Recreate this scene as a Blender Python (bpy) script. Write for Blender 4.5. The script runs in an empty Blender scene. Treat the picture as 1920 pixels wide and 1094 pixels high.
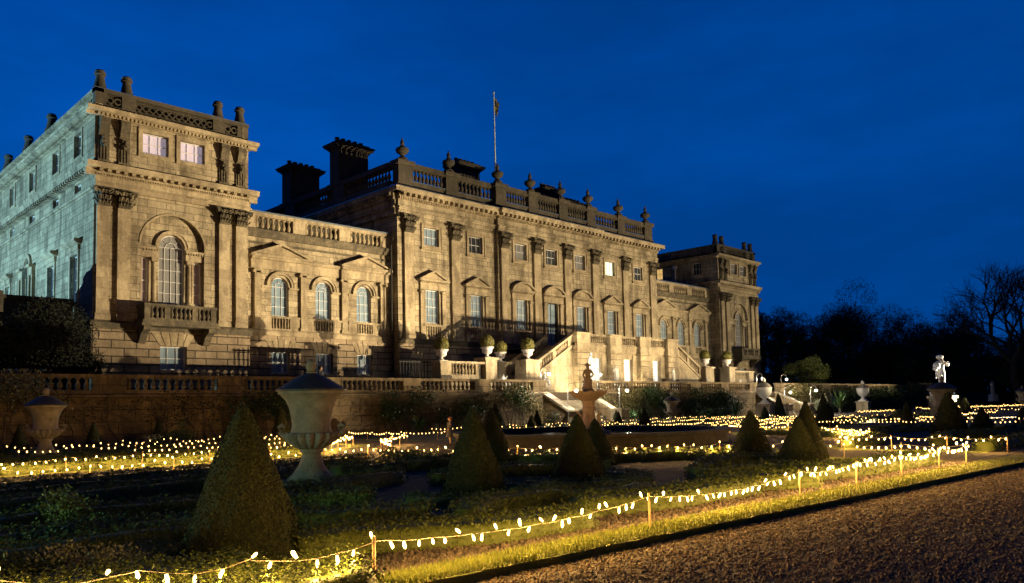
import bpy, bmesh, math, random
import numpy as np
from mathutils import Matrix, Vector, noise
rad = math.radians
rng = np.random.default_rng(7)
random.seed(7)
scene = bpy.context.scene
COL = scene.collection

# ------------------------------------------------------------------ camera
cam_data = bpy.data.cameras.new('camera')
cam = bpy.data.objects.new('camera', cam_data)
COL.objects.link(cam)
CAM = Vector((-52.5315, -47.2631, 1.2613))
cR = Vector((0.70593, -0.70793, -0.02223)); cU = Vector((-0.0324, -0.06364, 0.99745)); cF = Vector((0.70754, 0.70341, 0.06786))
cam.matrix_world = Matrix(((cR.x, cU.x, -cF.x, CAM.x), (cR.y, cU.y, -cF.y, CAM.y), (cR.z, cU.z, -cF.z, CAM.z), (0, 0, 0, 1)))
cam_data.sensor_width = 36.0
cam_data.lens = 1470.42 / 1920 * 36
cam_data.shift_y = (663.33 - 547) / 1920
cam_data.clip_start = 0.1
cam_data.clip_end = 3000
scene.camera = cam

# ------------------------------------------------------------------ world: dusk sky
scene.view_settings.view_transform = 'Standard'
scene.view_settings.look = 'None'
scene.view_settings.exposure = 0
scene.view_settings.gamma = 1
world = bpy.data.worlds.new('World')
scene.world = world
world.use_nodes = True


def sky_nodes():
    nt = world.node_tree
    nt.nodes.clear()
    N = nt.nodes.new
    L = nt.links.new
    out = N('ShaderNodeOutputWorld'); bg = N('ShaderNodeBackground')
    L(bg.outputs[0], out.inputs[0])
    tc = N('ShaderNodeTexCoord'); sep = N('ShaderNodeSeparateXYZ')
    L(tc.outputs['Generated'], sep.inputs[0])
    ramp = N('ShaderNodeValToRGB')
    e = ramp.color_ramp.elements
    e[0].position = 0.0; e[0].color = (0.0, 0.042, 0.205, 1)
    e[1].position = 0.85; e[1].color = (0.0, 0.030, 0.15, 1)
    for pos, c in ((0.14, (0.0, 0.049, 0.248, 1)), (0.30, (0.0, 0.051, 0.265, 1)), (0.5, (0.0, 0.043, 0.238, 1))):
        x = e.new(pos); x.color = c
    L(sep.outputs['Z'], ramp.inputs[0])
    # brighter where the sun went down (north-west)
    dot = N('ShaderNodeVectorMath'); dot.operation = 'DOT_PRODUCT'
    dot.inputs[1].default_value = (-0.35, 0.93, 0.1)
    L(tc.outputs['Generated'], dot.inputs[0])
    mr = N('ShaderNodeMapRange'); mr.inputs[1].default_value = 0.2; mr.inputs[2].default_value = 1.0
    mr.inputs[3].default_value = 1.02; mr.inputs[4].default_value = 1.48
    L(dot.outputs['Value'], mr.inputs[0])
    # faint cloud veil
    mp = N('ShaderNodeMapping'); mp.inputs['Scale'].default_value = (1.2, 1.2, 4.0)
    L(tc.outputs['Generated'], mp.inputs[0])
    no = N('ShaderNodeTexNoise'); no.inputs['Scale'].default_value = 2.2; no.inputs['Detail'].default_value = 5
    no.inputs['Roughness'].default_value = 0.55
    L(mp.outputs[0], no.inputs['Vector'])
    m2 = N('ShaderNodeMapRange'); m2.inputs[1].default_value = 0.4; m2.inputs[2].default_value = 0.75
    m2.inputs[3].default_value = 0.93; m2.inputs[4].default_value = 1.34
    L(no.outputs[0], m2.inputs[0])
    mul = N('ShaderNodeMath'); mul.operation = 'MULTIPLY'
    L(mr.outputs[0], mul.inputs[0]); L(m2.outputs[0], mul.inputs[1])
    # the zenith and the sky away from the sunset are already night
    zr = N('ShaderNodeMapRange'); zr.interpolation_type = 'SMOOTHSTEP'
    zr.inputs[1].default_value = 0.42; zr.inputs[2].default_value = 0.8; zr.inputs[3].default_value = 1.0; zr.inputs[4].default_value = 0.42
    L(sep.outputs['Z'], zr.inputs[0])
    d2 = N('ShaderNodeVectorMath'); d2.operation = 'DOT_PRODUCT'; d2.inputs[1].default_value = (0.5, 0.85, 0.0)
    L(tc.outputs['Generated'], d2.inputs[0])
    sr = N('ShaderNodeMapRange'); sr.interpolation_type = 'SMOOTHSTEP'
    sr.inputs[1].default_value = -0.35; sr.inputs[2].default_value = 0.25; sr.inputs[3].default_value = 0.22; sr.inputs[4].default_value = 1.0
    L(d2.outputs['Value'], sr.inputs[0])
    m3 = N('ShaderNodeMath'); m3.operation = 'MULTIPLY'; L(zr.outputs[0], m3.inputs[0]); L(sr.outputs[0], m3.inputs[1])
    m4 = N('ShaderNodeMath'); m4.operation = 'MULTIPLY'; L(mul.outputs[0], m4.inputs[0]); L(m3.outputs[0], m4.inputs[1])
    L(ramp.outputs[0], bg.inputs[0]); L(m4.outputs[0], bg.inputs[1])


sky_nodes()
scene.cycles.use_denoising = True
scene.cycles.sample_clamp_indirect = 3.0
scene.cycles.max_bounces = 5
scene.cycles.diffuse_bounces = 3
scene.cycles.glossy_bounces = 2

# floodlights: (name position x, y, aim x, power, colour, half-width factor)
WARM = (1.0, 0.785, 0.46)
FLOODS = [(6.0, -38.0, -33.0, 190000, WARM, 52), (7.6, -38.0, -14.0, 34000, WARM, 60), (16.0, -38.0, 2.0, 77000, WARM, 80), (46.0, -33.0, 28.5, 40000, (1.0, 0.82, 0.50), 66)]
BULB_STRENGTH = 9.0      # glow of the glass itself; each near bulb also carries its own small light
BULB_WATTS = 7.5
FAR_STRENGTH = 110.0
LAMP_STRENGTH = 2900.0


# ------------------------------------------------------------------ materials
class NT:
    def __init__(s, name):
        s.m = bpy.data.materials.new(name); s.m.use_nodes = True
        s.t = s.m.node_tree; s.t.nodes.clear()
        s.out = s.n('ShaderNodeOutputMaterial'); s.b = s.n('ShaderNodeBsdfPrincipled')
        s.l(s.b.outputs[0], s.out.inputs[0])

    def n(s, t, **k):
        x = s.t.nodes.new(t)
        for a, v in k.items(): setattr(x, a, v)
        return x

    def l(s, a, b): s.t.links.new(a, b)

    def noise(s, vec, scale, detail=4, rough=0.55):
        x = s.n('ShaderNodeTexNoise'); x.inputs['Scale'].default_value = scale
        x.inputs['Detail'].default_value = detail; x.inputs['Roughness'].default_value = rough
        if vec is not None: s.l(vec, x.inputs['Vector'])
        return x.outputs[0]

    def ramp(s, fac, stops):
        r = s.n('ShaderNodeValToRGB'); e = r.color_ramp.elements
        while len(e) < len(stops): e.new(0.5)
        for i, (p, c) in enumerate(stops):
            e[i].position = p; e[i].color = tuple(c) + (1,) if len(c) == 3 else c
        s.l(fac, r.inputs[0]); return r.outputs[0]

    def mix(s, fac, a, b, mode='MIX'):
        x = s.n('ShaderNodeMix', data_type='RGBA', blend_type=mode)
        for sock, v in ((x.inputs[0], fac), (x.inputs[6], a), (x.inputs[7], b)):
            if isinstance(v, (int, float)): sock.default_value = v
            elif isinstance(v, tuple): sock.default_value = v + (1,)
            else: s.l(v, sock)
        return x.outputs[2]

    def math(s, op, a, b=0.0):
        x = s.n('ShaderNodeMath', operation=op)
        for sock, v in ((x.inputs[0], a), (x.inputs[1], b)):
            if isinstance(v, (int, float)): sock.default_value = v
            else: s.l(v, sock)
        return x.outputs[0]

    def bump(s, h, strength=0.5, dist=0.02):
        x = s.n('ShaderNodeBump'); x.inputs['Strength'].default_value = strength; x.inputs['Distance'].default_value = dist
        s.l(h, x.inputs['Height']); s.l(x.outputs[0], s.b.inputs['Normal'])

    def pos(s): return s.n('ShaderNodeNewGeometry').outputs['Position']

    def set(s, col=None, rough=0.8, metal=0.0, spec=None):
        if col is not None:
            if isinstance(col, tuple): s.b.inputs['Base Color'].default_value = col + (1,)
            else: s.l(col, s.b.inputs['Base Color'])
        if isinstance(rough, (int, float)): s.b.inputs['Roughness'].default_value = rough
        else: s.l(rough, s.b.inputs['Roughness'])
        s.b.inputs['Metallic'].default_value = metal
        if spec is not None: s.b.inputs['Specular IOR Level'].default_value = spec
        return s.m


def stone(name, light, dark, bw=1.1, bh=0.42, joint=0.012, joint_dark=0.45, stain=0.7, soot=0.0, bump=0.35):
    k = NT(name); p = k.pos()
    sep = k.n('ShaderNodeSeparateXYZ'); k.l(p, sep.inputs[0])
    com = k.n('ShaderNodeCombineXYZ'); k.l(k.math('ADD', sep.outputs[0], sep.outputs[1]), com.inputs[0]); k.l(sep.outputs[2], com.inputs[1])
    br = k.n('ShaderNodeTexBrick'); k.l(com.outputs[0], br.inputs['Vector'])
    br.inputs['Scale'].default_value = 1.0; br.inputs['Brick Width'].default_value = bw; br.inputs['Row Height'].default_value = bh
    br.inputs['Mortar Size'].default_value = joint; br.inputs['Mortar Smooth'].default_value = 0.3; br.inputs['Bias'].default_value = 0.0
    br.inputs['Color1'].default_value = (0, 0, 0, 1); br.inputs['Color2'].default_value = (1, 1, 1, 1); br.inputs['Mortar'].default_value = (0.5, 0.5, 0.5, 1)
    mid = tuple((a * 0.48 + b * 0.52) for a, b in zip(light, dark))
    blocks = k.mix(br.outputs['Color'], mid, light)
    st = k.n('ShaderNodeMapping'); st.inputs['Scale'].default_value = (1.0, 1.0, 0.28); k.l(p, st.inputs[0])
    n1 = k.noise(st.outputs[0], 1.1, 7, 0.68)
    n2 = k.noise(p, 7.0, 5, 0.6)
    f1 = k.ramp(n1, [(0.46, (0, 0, 0)), (0.63, (1, 1, 1))])
    c = k.mix(k.math('MULTIPLY', f1, stain), blocks, dark)
    pt = k.ramp(k.noise(p, .75, 9, 0.62), [(0.545, (0, 0, 0)), (0.575, (1, 1, 1))])
    c = k.mix(k.math('MULTIPLY', pt, .42 * stain), c, k.mix(.5, dark, (.05, .038, .022)))
    sm = k.n('ShaderNodeMapping'); sm.inputs['Scale'].default_value = (2.4, 2.4, .13); k.l(p, sm.inputs[0])
    c = k.mix(k.math('MULTIPLY', k.ramp(k.noise(sm.outputs[0], 1.0, 6, .6), [(.54, (0, 0, 0)), (.68, (1, 1, 1))]), .5 * stain), c, k.mix(.4, dark, (.04, .032, .02)))
    f2 = k.ramp(n2, [(0.35, (0.72, 0.70, 0.68)), (0.65, (1.1, 1.1, 1.1))])
    c = k.mix(0.8, c, f2, 'MULTIPLY')
    if soot:
        n3 = k.noise(p, 2.6, 6, 0.7)
        c = k.mix(k.math('MULTIPLY', k.ramp(n3, [(0.3, (0, 0, 0)), (0.6, (1, 1, 1))]), soot), c, (0.035, 0.030, 0.022))
    c = k.mix(br.outputs['Fac'], c, k.mix(joint_dark, c, (0.02, 0.015, 0.01)))
    h = k.math('SUBTRACT', k.math('MULTIPLY', n2, 0.4), br.outputs['Fac'])
    k.bump(h, bump, 0.03)
    return k.set(c, 0.88)


STONE = stone('weathered_ashlar', (0.47, 0.39, 0.26), (0.13, 0.10, 0.06), joint=.02, joint_dark=.7, stain=.9)
STONE_PALE = stone('cleaner_ashlar', (0.49, 0.40, 0.26), (0.19, 0.145, 0.09), 1.3, 0.6, 0.006, 0.3, .8)
STONE_RUST = stone('rusticated_ashlar', (0.35, 0.27, 0.18), (0.15, 0.11, 0.07), 1.35, 0.46, 0.035, 0.92, 0.6, bump=1.0)
STONE_SOOT = stone('soot_stained_stone', (0.26, 0.21, 0.13), (0.10, 0.08, 0.05), 1.2, 0.5, 0.006, 0.3, 0.9, 0.75)
STONE_TERRACE = stone('terrace_stone', (0.30, 0.21, 0.105), (0.10, 0.07, 0.032), 1.3, 0.5, 0.018, 0.7, 0.9, 0.25, bump=0.7)
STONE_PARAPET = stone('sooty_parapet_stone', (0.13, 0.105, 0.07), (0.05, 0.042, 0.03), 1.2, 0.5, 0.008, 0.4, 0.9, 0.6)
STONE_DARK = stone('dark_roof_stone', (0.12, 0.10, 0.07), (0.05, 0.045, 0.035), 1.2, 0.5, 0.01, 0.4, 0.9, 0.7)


def plain(name, col, rough=0.7, metal=0.0, var=0.25, scale=6.0, bump=0.0):
    k = NT(name); p = k.n('ShaderNodeTexCoord').outputs['Object']
    n = k.noise(p, scale, 5)
    c = k.mix(n, tuple(v * (1 - var) for v in col), tuple(v * (1 + var) for v in col))
    if bump: k.bump(k.noise(p, scale * 6, 4), bump, 0.02)
    return k.set(c, rough, metal)


def emit(name, col, strength):
    k = NT(name)
    k.b.inputs['Base Color'].default_value = (0.8, 0.8, 0.8, 1)
    k.b.inputs['Emission Color'].default_value = tuple(col) + (1,)
    k.b.inputs['Emission Strength'].default_value = strength
    return k.m


def leaf_mat(name, a, b, rough=0.6):
    k = NT(name)
    g = k.n('ShaderNodeNewGeometry')
    c = k.mix(g.outputs['Random Per Island'], a, b)
    n = k.noise(g.outputs['Position'], 3.0, 3)
    c = k.mix(n, k.mix(0.5, c, (0.01, 0.012, 0.006)), c)
    return k.set(c, rough, 0, 0.3)


def pane_mat(name, cols, fold=0.5, rough=0.12, em=None):
    """window glass over drawn blinds or curtains: soft vertical folds, a different tone per pane sheet"""
    k = NT(name); p = k.pos()
    sep = k.n('ShaderNodeSeparateXYZ'); k.l(p, sep.inputs[0])
    u = k.math('ADD', sep.outputs[0], sep.outputs[1])
    com = k.n('ShaderNodeCombineXYZ'); k.l(u, com.inputs[0]); k.l(k.math('MULTIPLY', sep.outputs[2], 0.12), com.inputs[1])
    n = k.noise(com.outputs[0], 5.0, 3)
    r = k.n('ShaderNodeObjectInfo').outputs['Random']
    com2 = k.n('ShaderNodeCombineXYZ'); k.l(k.math('SNAP', u, 0.42), com2.inputs[0]); k.l(k.math('SNAP', sep.outputs[2], 0.66), com2.inputs[1])
    wn = k.n('ShaderNodeTexWhiteNoise'); k.l(com2.outputs[0], wn.inputs['Vector'])
    base = k.mix(k.math('ADD', k.math('MULTIPLY', r, 0.5), k.math('MULTIPLY', wn.outputs[0], 0.35)), cols[0], cols[1])
    c = k.mix(k.math('MULTIPLY', n, fold), base, tuple(v * 0.45 for v in cols[0]))
    if em:
        k.l(c, k.b.inputs['Emission Color']); k.b.inputs['Emission Strength'].default_value = em
    return k.set(c, rough, 0, 0.5)


PANE = pane_mat('glass_over_blinds', ((0.16, 0.24, 0.32), (0.40, 0.50, 0.60)))
PANE_DARK = pane_mat('dark_glass', ((0.015, 0.018, 0.02), (0.10, 0.11, 0.12)), 0.6, 0.08)
PANE_GREY = pane_mat('glass_over_lace', ((0.20, 0.20, 0.20), (0.30, 0.30, 0.30)), 0.6, 0.15)
PANE_LILAC = pane_mat('lit_lilac_curtain', ((0.62, 0.54, 0.66), (0.78, 0.68, 0.80)), 0.75, 0.15, 0.42)
PANE_PINK = pane_mat('pinkish_blind', ((0.40, 0.32, 0.36), (0.48, 0.38, 0.42)), 0.4, 0.15)
PANE_GREEN = pane_mat('lit_room_glass', ((0.75, 1.0, 0.62), (0.95, 1.0, 0.80)), 0.25, 0.15, 1.1)
PANE_ORANGE = pane_mat('lit_amber_glass', ((0.9, 0.55, 0.16), (1.0, 0.65, 0.22)), 0.3, 0.15, 0.8)
PANE_WHITE = pane_mat('lit_doorway_glass', ((1.0, 0.95, 0.80), (1.0, 0.97, 0.86)), 0.75, 0.15, 1.25)
FANLIGHT = pane_mat('pale_fanlight_glass', ((0.42, 0.40, 0.28), (0.5, 0.5, 0.36)), 0.3, 0.15)
PAINT = plain('white_window_paint', (0.62, 0.60, 0.60), 0.5, 0, 0.1)
DARKPAINT = plain('dark_door_paint', (0.05, 0.035, 0.03), 0.4)
LEAD = plain('lead_flashing_grey', (0.30, 0.36, 0.42), 0.28, 0.75, 0.15)
SLATE = plain('roof_slate', (0.05, 0.055, 0.06), 0.5, 0, 0.3)
IRON = plain('black_iron', (0.012, 0.012, 0.012), 0.85)
POLEPAINT = plain('cold_lit_white_pole_paint', (0.66, 0.80, 0.90), 0.5, 0, 0.05)  # cold west floodlight on the white pole is put into this bluish colour
STEEL = plain('grey_painted_steel', (0.22, 0.21, 0.20), 0.4, 0.3)
WOOD = plain('stake_timber', (0.32, 0.20, 0.09), 0.8, 0, 0.35, 30)
CABLE = plain('pale_cable', (0.22, 0.18, 0.12), 0.6)
BULB = emit('warm_bulb_glass', (1.0, 0.56, 0.15), BULB_STRENGTH)
BULB_FAR = emit('far_bulb_glass', (1.0, 0.58, 0.17), FAR_STRENGTH)
GLOBE = emit('lamp_globe_glow', (1.0, 0.90, 0.70), LAMP_STRENGTH)
FLOODGLASS = emit('ground_flood_glass', (0.9, 1.0, 1.0), 260.0)
URNSTONE = plain('pitted_urn_stone', (0.22, 0.19, 0.15), 0.9, 0, 0.85, 4.0, 1.4)
LIDLEAD = plain('lead_urn_cover', (0.035, 0.033, 0.028), 0.6, 0.1, 0.4)
MARBLE = plain('pale_statue_marble', (0.62, 0.60, 0.56), 0.55, 0, 0.18, 8.0, 0.2)
WHITEURN = plain('whitened_urn_stone', (0.66, 0.60, 0.56), 0.7, 0, 0.2, 9.0, 0.3)
TERRACOTTA = plain('ruddy_fountain_stone', (0.55, 0.38, 0.25), 0.8, 0, 0.35, 6.0, 0.7)
BRONZE = plain('weathered_fountain_figure', (0.36, 0.24, 0.14), 0.6, 0, 0.5, 7.0, 0.4)
YEWLEAF = leaf_mat('yew_needles', (0.013, 0.018, 0.005), (0.036, 0.040, 0.009), .85)
YEWCORE = plain('yew_core', (0.018, 0.024, 0.008), 0.9, 0, 0.3, 20)
BOXLEAF = leaf_mat('box_leaves', (0.060, 0.088, 0.016), (0.16, 0.18, 0.034), 0.6)
BOXLIT = leaf_mat('bulb_lit_box_leaves', (0.05, 0.075, 0.009), (0.13, 0.15, 0.022), 0.6)  # separate box leaf tone by the near bulbs, bulb light worked into the colour
SHRUBLEAF = leaf_mat('shrub_leaves', (0.03, 0.075, 0.02), (0.09, 0.17, 0.05), 0.45)
PALELEAF = leaf_mat('pale_leaves', (0.12, 0.13, 0.07), (0.28, 0.28, 0.18), 0.5)
RUSTLEAF = leaf_mat('climber_leaves', (0.10, 0.10, 0.03), (0.26, 0.20, 0.07), 0.6)
IVYLEAF = leaf_mat('ivy_leaves', (0.02, 0.045, 0.012), (0.07, 0.11, 0.03), 0.4)
TREELEAF = leaf_mat('dark_tree_leaves', (0.010, 0.014, 0.010), (0.022, 0.028, 0.016), .9)
DARKBARK = plain('silhouette_bark', (0.018, 0.015, 0.013), 0.95, 0, 0.3)  # darker copy of the bark, the bare tree's unlit silhouette painted in
BARK = plain('bark', (0.06, 0.05, 0.04), 0.9, 0, 0.4, 8, 0.6)
GOLDLEAF = leaf_mat('topiary_ball_leaves', (0.10, 0.10, 0.02), (0.22, 0.19, 0.04), 0.5)


def gravel_mat(name, a, b, scale, bump, dist=0.03):
    k = NT(name); p = k.pos()
    v = k.n('ShaderNodeTexVoronoi'); v.inputs['Scale'].default_value = scale; k.l(p, v.inputs['Vector'])
    w = k.n('ShaderNodeTexWhiteNoise'); k.l(v.outputs['Color'], w.inputs['Vector'])
    big = k.noise(p, 0.9, 5)
    c = k.mix(w.outputs[0], a, b)
    c = k.mix(k.ramp(big, [(0.35, (0, 0, 0)), (0.65, (1, 1, 1))]), k.mix(0.7, c, a), c)
    ru = k.n('ShaderNodeMapping'); ru.inputs['Scale'].default_value = (.12, 1.9, 1); k.l(p, ru.inputs[0])
    c = k.mix(k.ramp(k.noise(ru.outputs[0], 1.0, 4), [(.42, (0, 0, 0)), (.62, (.6, .6, .6))]), c, k.mix(.75, c, a))
    h = k.math('ADD', k.math('MULTIPLY', v.outputs['Distance'], -1.0), k.math('MULTIPLY', k.noise(p, 3.0, 5), 3.0))
    k.bump(h, bump, dist)
    return k.set(c, 0.85)


DRIVE = gravel_mat('brown_drive_gravel', (0.055, 0.036, 0.016), (0.28, 0.195, 0.095), 48, 1.0, 0.05)
PATH = gravel_mat('path_gravel', (0.06, 0.040, 0.02), (0.13, 0.09, 0.045), 40, 0.8)
SOIL = gravel_mat('dark_bed_soil', (0.018, 0.014, 0.009), (0.05, 0.04, 0.025), 14, 0.8)
PEBBLE = plain('pale_pebble', (0.34, 0.25, 0.16), 0.8, 0, 0.5, 3.0)
FIELD = plain('dark_park_grass', (0.02, 0.03, 0.012), 0.95, 0, 0.3, 0.2)


def lawn_mat():
    k = NT('lawn_turf'); p = k.pos()
    c = k.mix(k.noise(p, 30, 4), (0.10, 0.125, 0.014), (0.19, 0.20, 0.025))
    c = k.mix(k.ramp(k.noise(p, 2.0, 4), [(0.4, (0, 0, 0)), (0.7, (1, 1, 1))]), c, k.mix(0.5, c, (0.15, 0.13, 0.03)))
    k.bump(k.noise(p, 90, 3), 1.0, 0.03)
    return k.set(c, 0.9)


LAWN = lawn_mat()


def water_mat():
    k = NT('pool_water'); k.bump(k.noise(k.pos(), 9, 3), 0.08, 0.02)
    return k.set((0.004, 0.008, 0.012), 0.06, 0, 0.6)


WATER = water_mat()


def flag_mat():
    k = NT('flag_cloth'); p = k.n('ShaderNodeTexCoord').outputs['Object']
    c = k.ramp(k.noise(p, 2.4, 2), [(0.44, (0.03, 0.05, 0.10)), (0.52, (0.42, 0.33, 0.05))])
    return k.set(c, 0.8)


FLAG = flag_mat()
SKIN = plain('child_skin', (0.50, 0.30, 0.20), 0.6, 0, 0.08)
HAIR = plain('reddish_hair', (0.22, 0.07, 0.025), 0.6, 0, 0.3, 30)
COAT = plain('dark_coat', (0.07, 0.06, 0.07), 0.8, 0, 0.2, 15)
COATBLACK = plain('black_coat', (0.012, 0.012, 0.018), 0.8, 0, 0.2, 15)


# ------------------------------------------------------------------ mesh helpers
class MB:
    def __init__(s, M=None):
        s.v = []; s.f = []; s.M = M or Matrix.Identity(4)

    def add(s, vs, fs):
        o = len(s.v); M = s.M
        s.v.extend(tuple(M @ Vector(p)) for p in vs)
        s.f.extend(tuple(i + o for i in f) for f in fs)
        return s

    def box(s, x0, x1, y0, y1, z0, z1):
        return s.add([(x0, y0, z0), (x1, y0, z0), (x1, y1, z0), (x0, y1, z0), (x0, y0, z1), (x1, y0, z1), (x1, y1, z1), (x0, y1, z1)],
                     [(0, 3, 2, 1), (4, 5, 6, 7), (0, 1, 5, 4), (1, 2, 6, 5), (2, 3, 7, 6), (3, 0, 4, 7)])

    def quad(s, a, b, c, d): return s.add([a, b, c, d], [(0, 1, 2, 3)])

    def xprism(s, prof, x0, x1):
        """profile of (y, z) pushed along x"""
        n = len(prof)
        vs = [(x0, y, z) for y, z in prof] + [(x1, y, z) for y, z in prof]
        fs = [(i, (i + 1) % n, n + (i + 1) % n, n + i) for i in range(n)] + [tuple(range(n - 1, -1, -1)), tuple(range(n, 2 * n))]
        return s.add(vs, fs)

    def yprism(s, prof, y0, y1):
        """profile of (x, z) pushed along y"""
        n = len(prof)
        vs = [(x, y0, z) for x, z in prof] + [(x, y1, z) for x, z in prof]
        fs = [(i, (i + 1) % n, n + (i + 1) % n, n + i) for i in range(n)] + [tuple(range(n - 1, -1, -1)), tuple(range(n, 2 * n))]
        return s.add(vs, fs)

    def lathe(s, prof, n=16, c=(0, 0, 0), flute=0.0, nf=12, squash=1.0):
        vs = []; fs = []
        for r, z in prof:
            for i in range(n):
                a = 2 * math.pi * i / n
                rr = r * (1 + flute * (abs(math.sin(a * nf / 2)) - 0.5)) if flute else r
                vs.append((c[0] + rr * math.cos(a), c[1] + rr * math.sin(a) * squash, c[2] + z))
        m = len(prof)
        for j in range(m - 1):
            for i in range(n):
                k = (i + 1) % n
                fs.append((j * n + i, j * n + k, (j + 1) * n + k, (j + 1) * n + i))
        fs.append(tuple(range(n - 1, -1, -1))); fs.append(tuple((m - 1) * n + i for i in range(n)))
        return s.add(vs, fs)

    def tube(s, pts, r, n=6, r2=None):
        pts = [Vector(p) for p in pts]; m = len(pts); vs = []; fs = []
        for j, p in enumerate(pts):
            d = (pts[min(j + 1, m - 1)] - pts[max(j - 1, 0)])
            d = d.normalized() if d.length > 1e-9 else Vector((0, 0, 1))
            a = d.cross(Vector((0, 0, 1)))
            if a.length < 0.05: a = d.cross(Vector((1, 0, 0)))
            a.normalize(); b = d.cross(a)
            rr = r if r2 is None else r + (r2 - r) * j / max(1, m - 1)
            for i in range(n):
                t = 2 * math.pi * i / n
                vs.append(tuple(p + a * (rr * math.cos(t)) + b * (rr * math.sin(t))))
        for j in range(m - 1):
            for i in range(n):
                k = (i + 1) % n
                fs.append((j * n + i, j * n + k, (j + 1) * n + k, (j + 1) * n + i))
        fs.append(tuple(range(n - 1, -1, -1))); fs.append(tuple((m - 1) * n + i for i in range(n)))
        return s.add(vs, fs)

    def ball(s, c, rx, ry=None, rz=None, n=10):
        ry = ry or rx; rz = rz or rx; m = n // 2
        vs = []; fs = []
        for j in range(1, m):
            t = math.pi * j / m
            for i in range(n):
                a = 2 * math.pi * i / n
                vs.append((c[0] + rx * math.sin(t) * math.cos(a), c[1] + ry * math.sin(t) * math.sin(a), c[2] - rz * math.cos(t)))
        for j in range(m - 2):
            for i in range(n):
                k = (i + 1) % n
                fs.append((j * n + i, j * n + k, (j + 1) * n + k, (j + 1) * n + i))
        b = len(vs); vs += [(c[0], c[1], c[2] - rz), (c[0], c[1], c[2] + rz)]
        for i in range(n):
            k = (i + 1) % n
            fs.append((k, i, b)); fs.append(((m - 2) * n + i, (m - 2) * n + k, b + 1))
        return s.add(vs, fs)

    def wall(s, x0, x1, z0, z1, y, ops=(), depth=0.3):
        """front face towards -y with real openings and their reveals; op = (xa, xb, za, zb, arch)"""
        xs = {x0, x1}; zs = {z0, z1}
        for a, b, c, d, ar in ops:
            xs |= {a, b}; zs |= {c, d}
        xs = sorted(xs); zs = sorted(zs)
        for i in range(len(xs) - 1):
            for j in range(len(zs) - 1):
                cx = (xs[i] + xs[i + 1]) / 2; cz = (zs[j] + zs[j + 1]) / 2
                if any(a < cx < b and c < cz < d for a, b, c, d, ar in ops): continue
                s.quad((xs[i], y, zs[j]), (xs[i + 1], y, zs[j]), (xs[i + 1], y, zs[j + 1]), (xs[i], y, zs[j + 1]))
        y2 = y + depth
        for a, b, c, d, ar in ops:
            r = (b - a) / 2; sp = d - r if ar else d
            s.quad((a, y, c), (a, y, sp), (a, y2, sp), (a, y2, c)); s.quad((b, y, sp), (b, y, c), (b, y2, c), (b, y2, sp))
            s.quad((a, y, c), (a, y2, c), (b, y2, c), (b, y, c))
            if not ar:
                s.quad((a, y, d), (b, y, d), (b, y2, d), (a, y2, d))
            else:
                N = 14; P = [(a + r - r * math.cos(math.pi * i / N), sp + r * math.sin(math.pi * i / N)) for i in range(N + 1)]
                for (xa, za), (xb, zb) in zip(P, P[1:]):
                    s.quad((xa, y, za), (xb, y, zb), (xb, y, d), (xa, y, d))
                    s.quad((xa, y, za), (xa, y2, za), (xb, y2, zb), (xb, y, zb))
        return s

    def arch_band(s, cx, zs, r0, r1, y0, y1, N=18, a0=0.0, a1=math.pi):
        for i in range(N):
            t0 = a0 + (a1 - a0) * i / N; t1 = a0 + (a1 - a0) * (i + 1) / N
            P = [(cx + r * math.cos(t), zs + r * math.sin(t)) for r, t in ((r0, t0), (r1, t0), (r1, t1), (r0, t1))]
            s.yprism(P, y0, y1)
        return s

    def mesh(s, name, smooth=False):
        me = bpy.data.meshes.new(name)
        me.from_pydata(s.v, [], s.f); me.update()
        if smooth:
            me.polygons.foreach_set('use_smooth', [True] * len(me.polygons))
            try: me.set_sharp_from_angle(angle=rad(40))
            except Exception: pass
        return me

    def build(s, name, mat, parent=None, loc=(0, 0, 0), smooth=False):
        return link(name, s.mesh(name, smooth), mat, parent, loc)


def link(name, me, mat=None, parent=None, loc=(0, 0, 0), rz=0.0, scale=None):
    if mat is not None and not me.materials: me.materials.append(mat)
    o = bpy.data.objects.new(name, me); COL.objects.link(o)
    o.location = loc; o.rotation_euler = (0, 0, rz)
    if scale: o.scale = scale
    if parent is not None: o.parent = parent
    return o


def thing(name, label, cat, loc=(0, 0, 0), rz=0.0, group=None, scale=None):
    o = bpy.data.objects.new(name, None); COL.objects.link(o)
    o.location = loc; o.rotation_euler = (0, 0, rz); o.empty_display_size = 0.1
    if scale: o.scale = scale
    o['label'] = label; o['category'] = cat
    if group: o['group'] = group
    return o


def tag(o, label, cat, group=None):
    o['label'] = label; o['category'] = cat
    if group: o['group'] = group
    return o


def structure(o): o['kind'] = 'structure'; return o


def dup(root, loc, label, rz=None, scale=None):
    r = root.copy(); COL.objects.link(r); r.location = loc; r['label'] = label
    if rz is not None: r.rotation_euler = (0, 0, rz)
    if scale: r.scale = scale
    for ch in root.children:
        c = ch.copy(); COL.objects.link(c); c.parent = r
        for g in ch.children:
            d = g.copy(); COL.objects.link(d); d.parent = c
    return r


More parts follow.
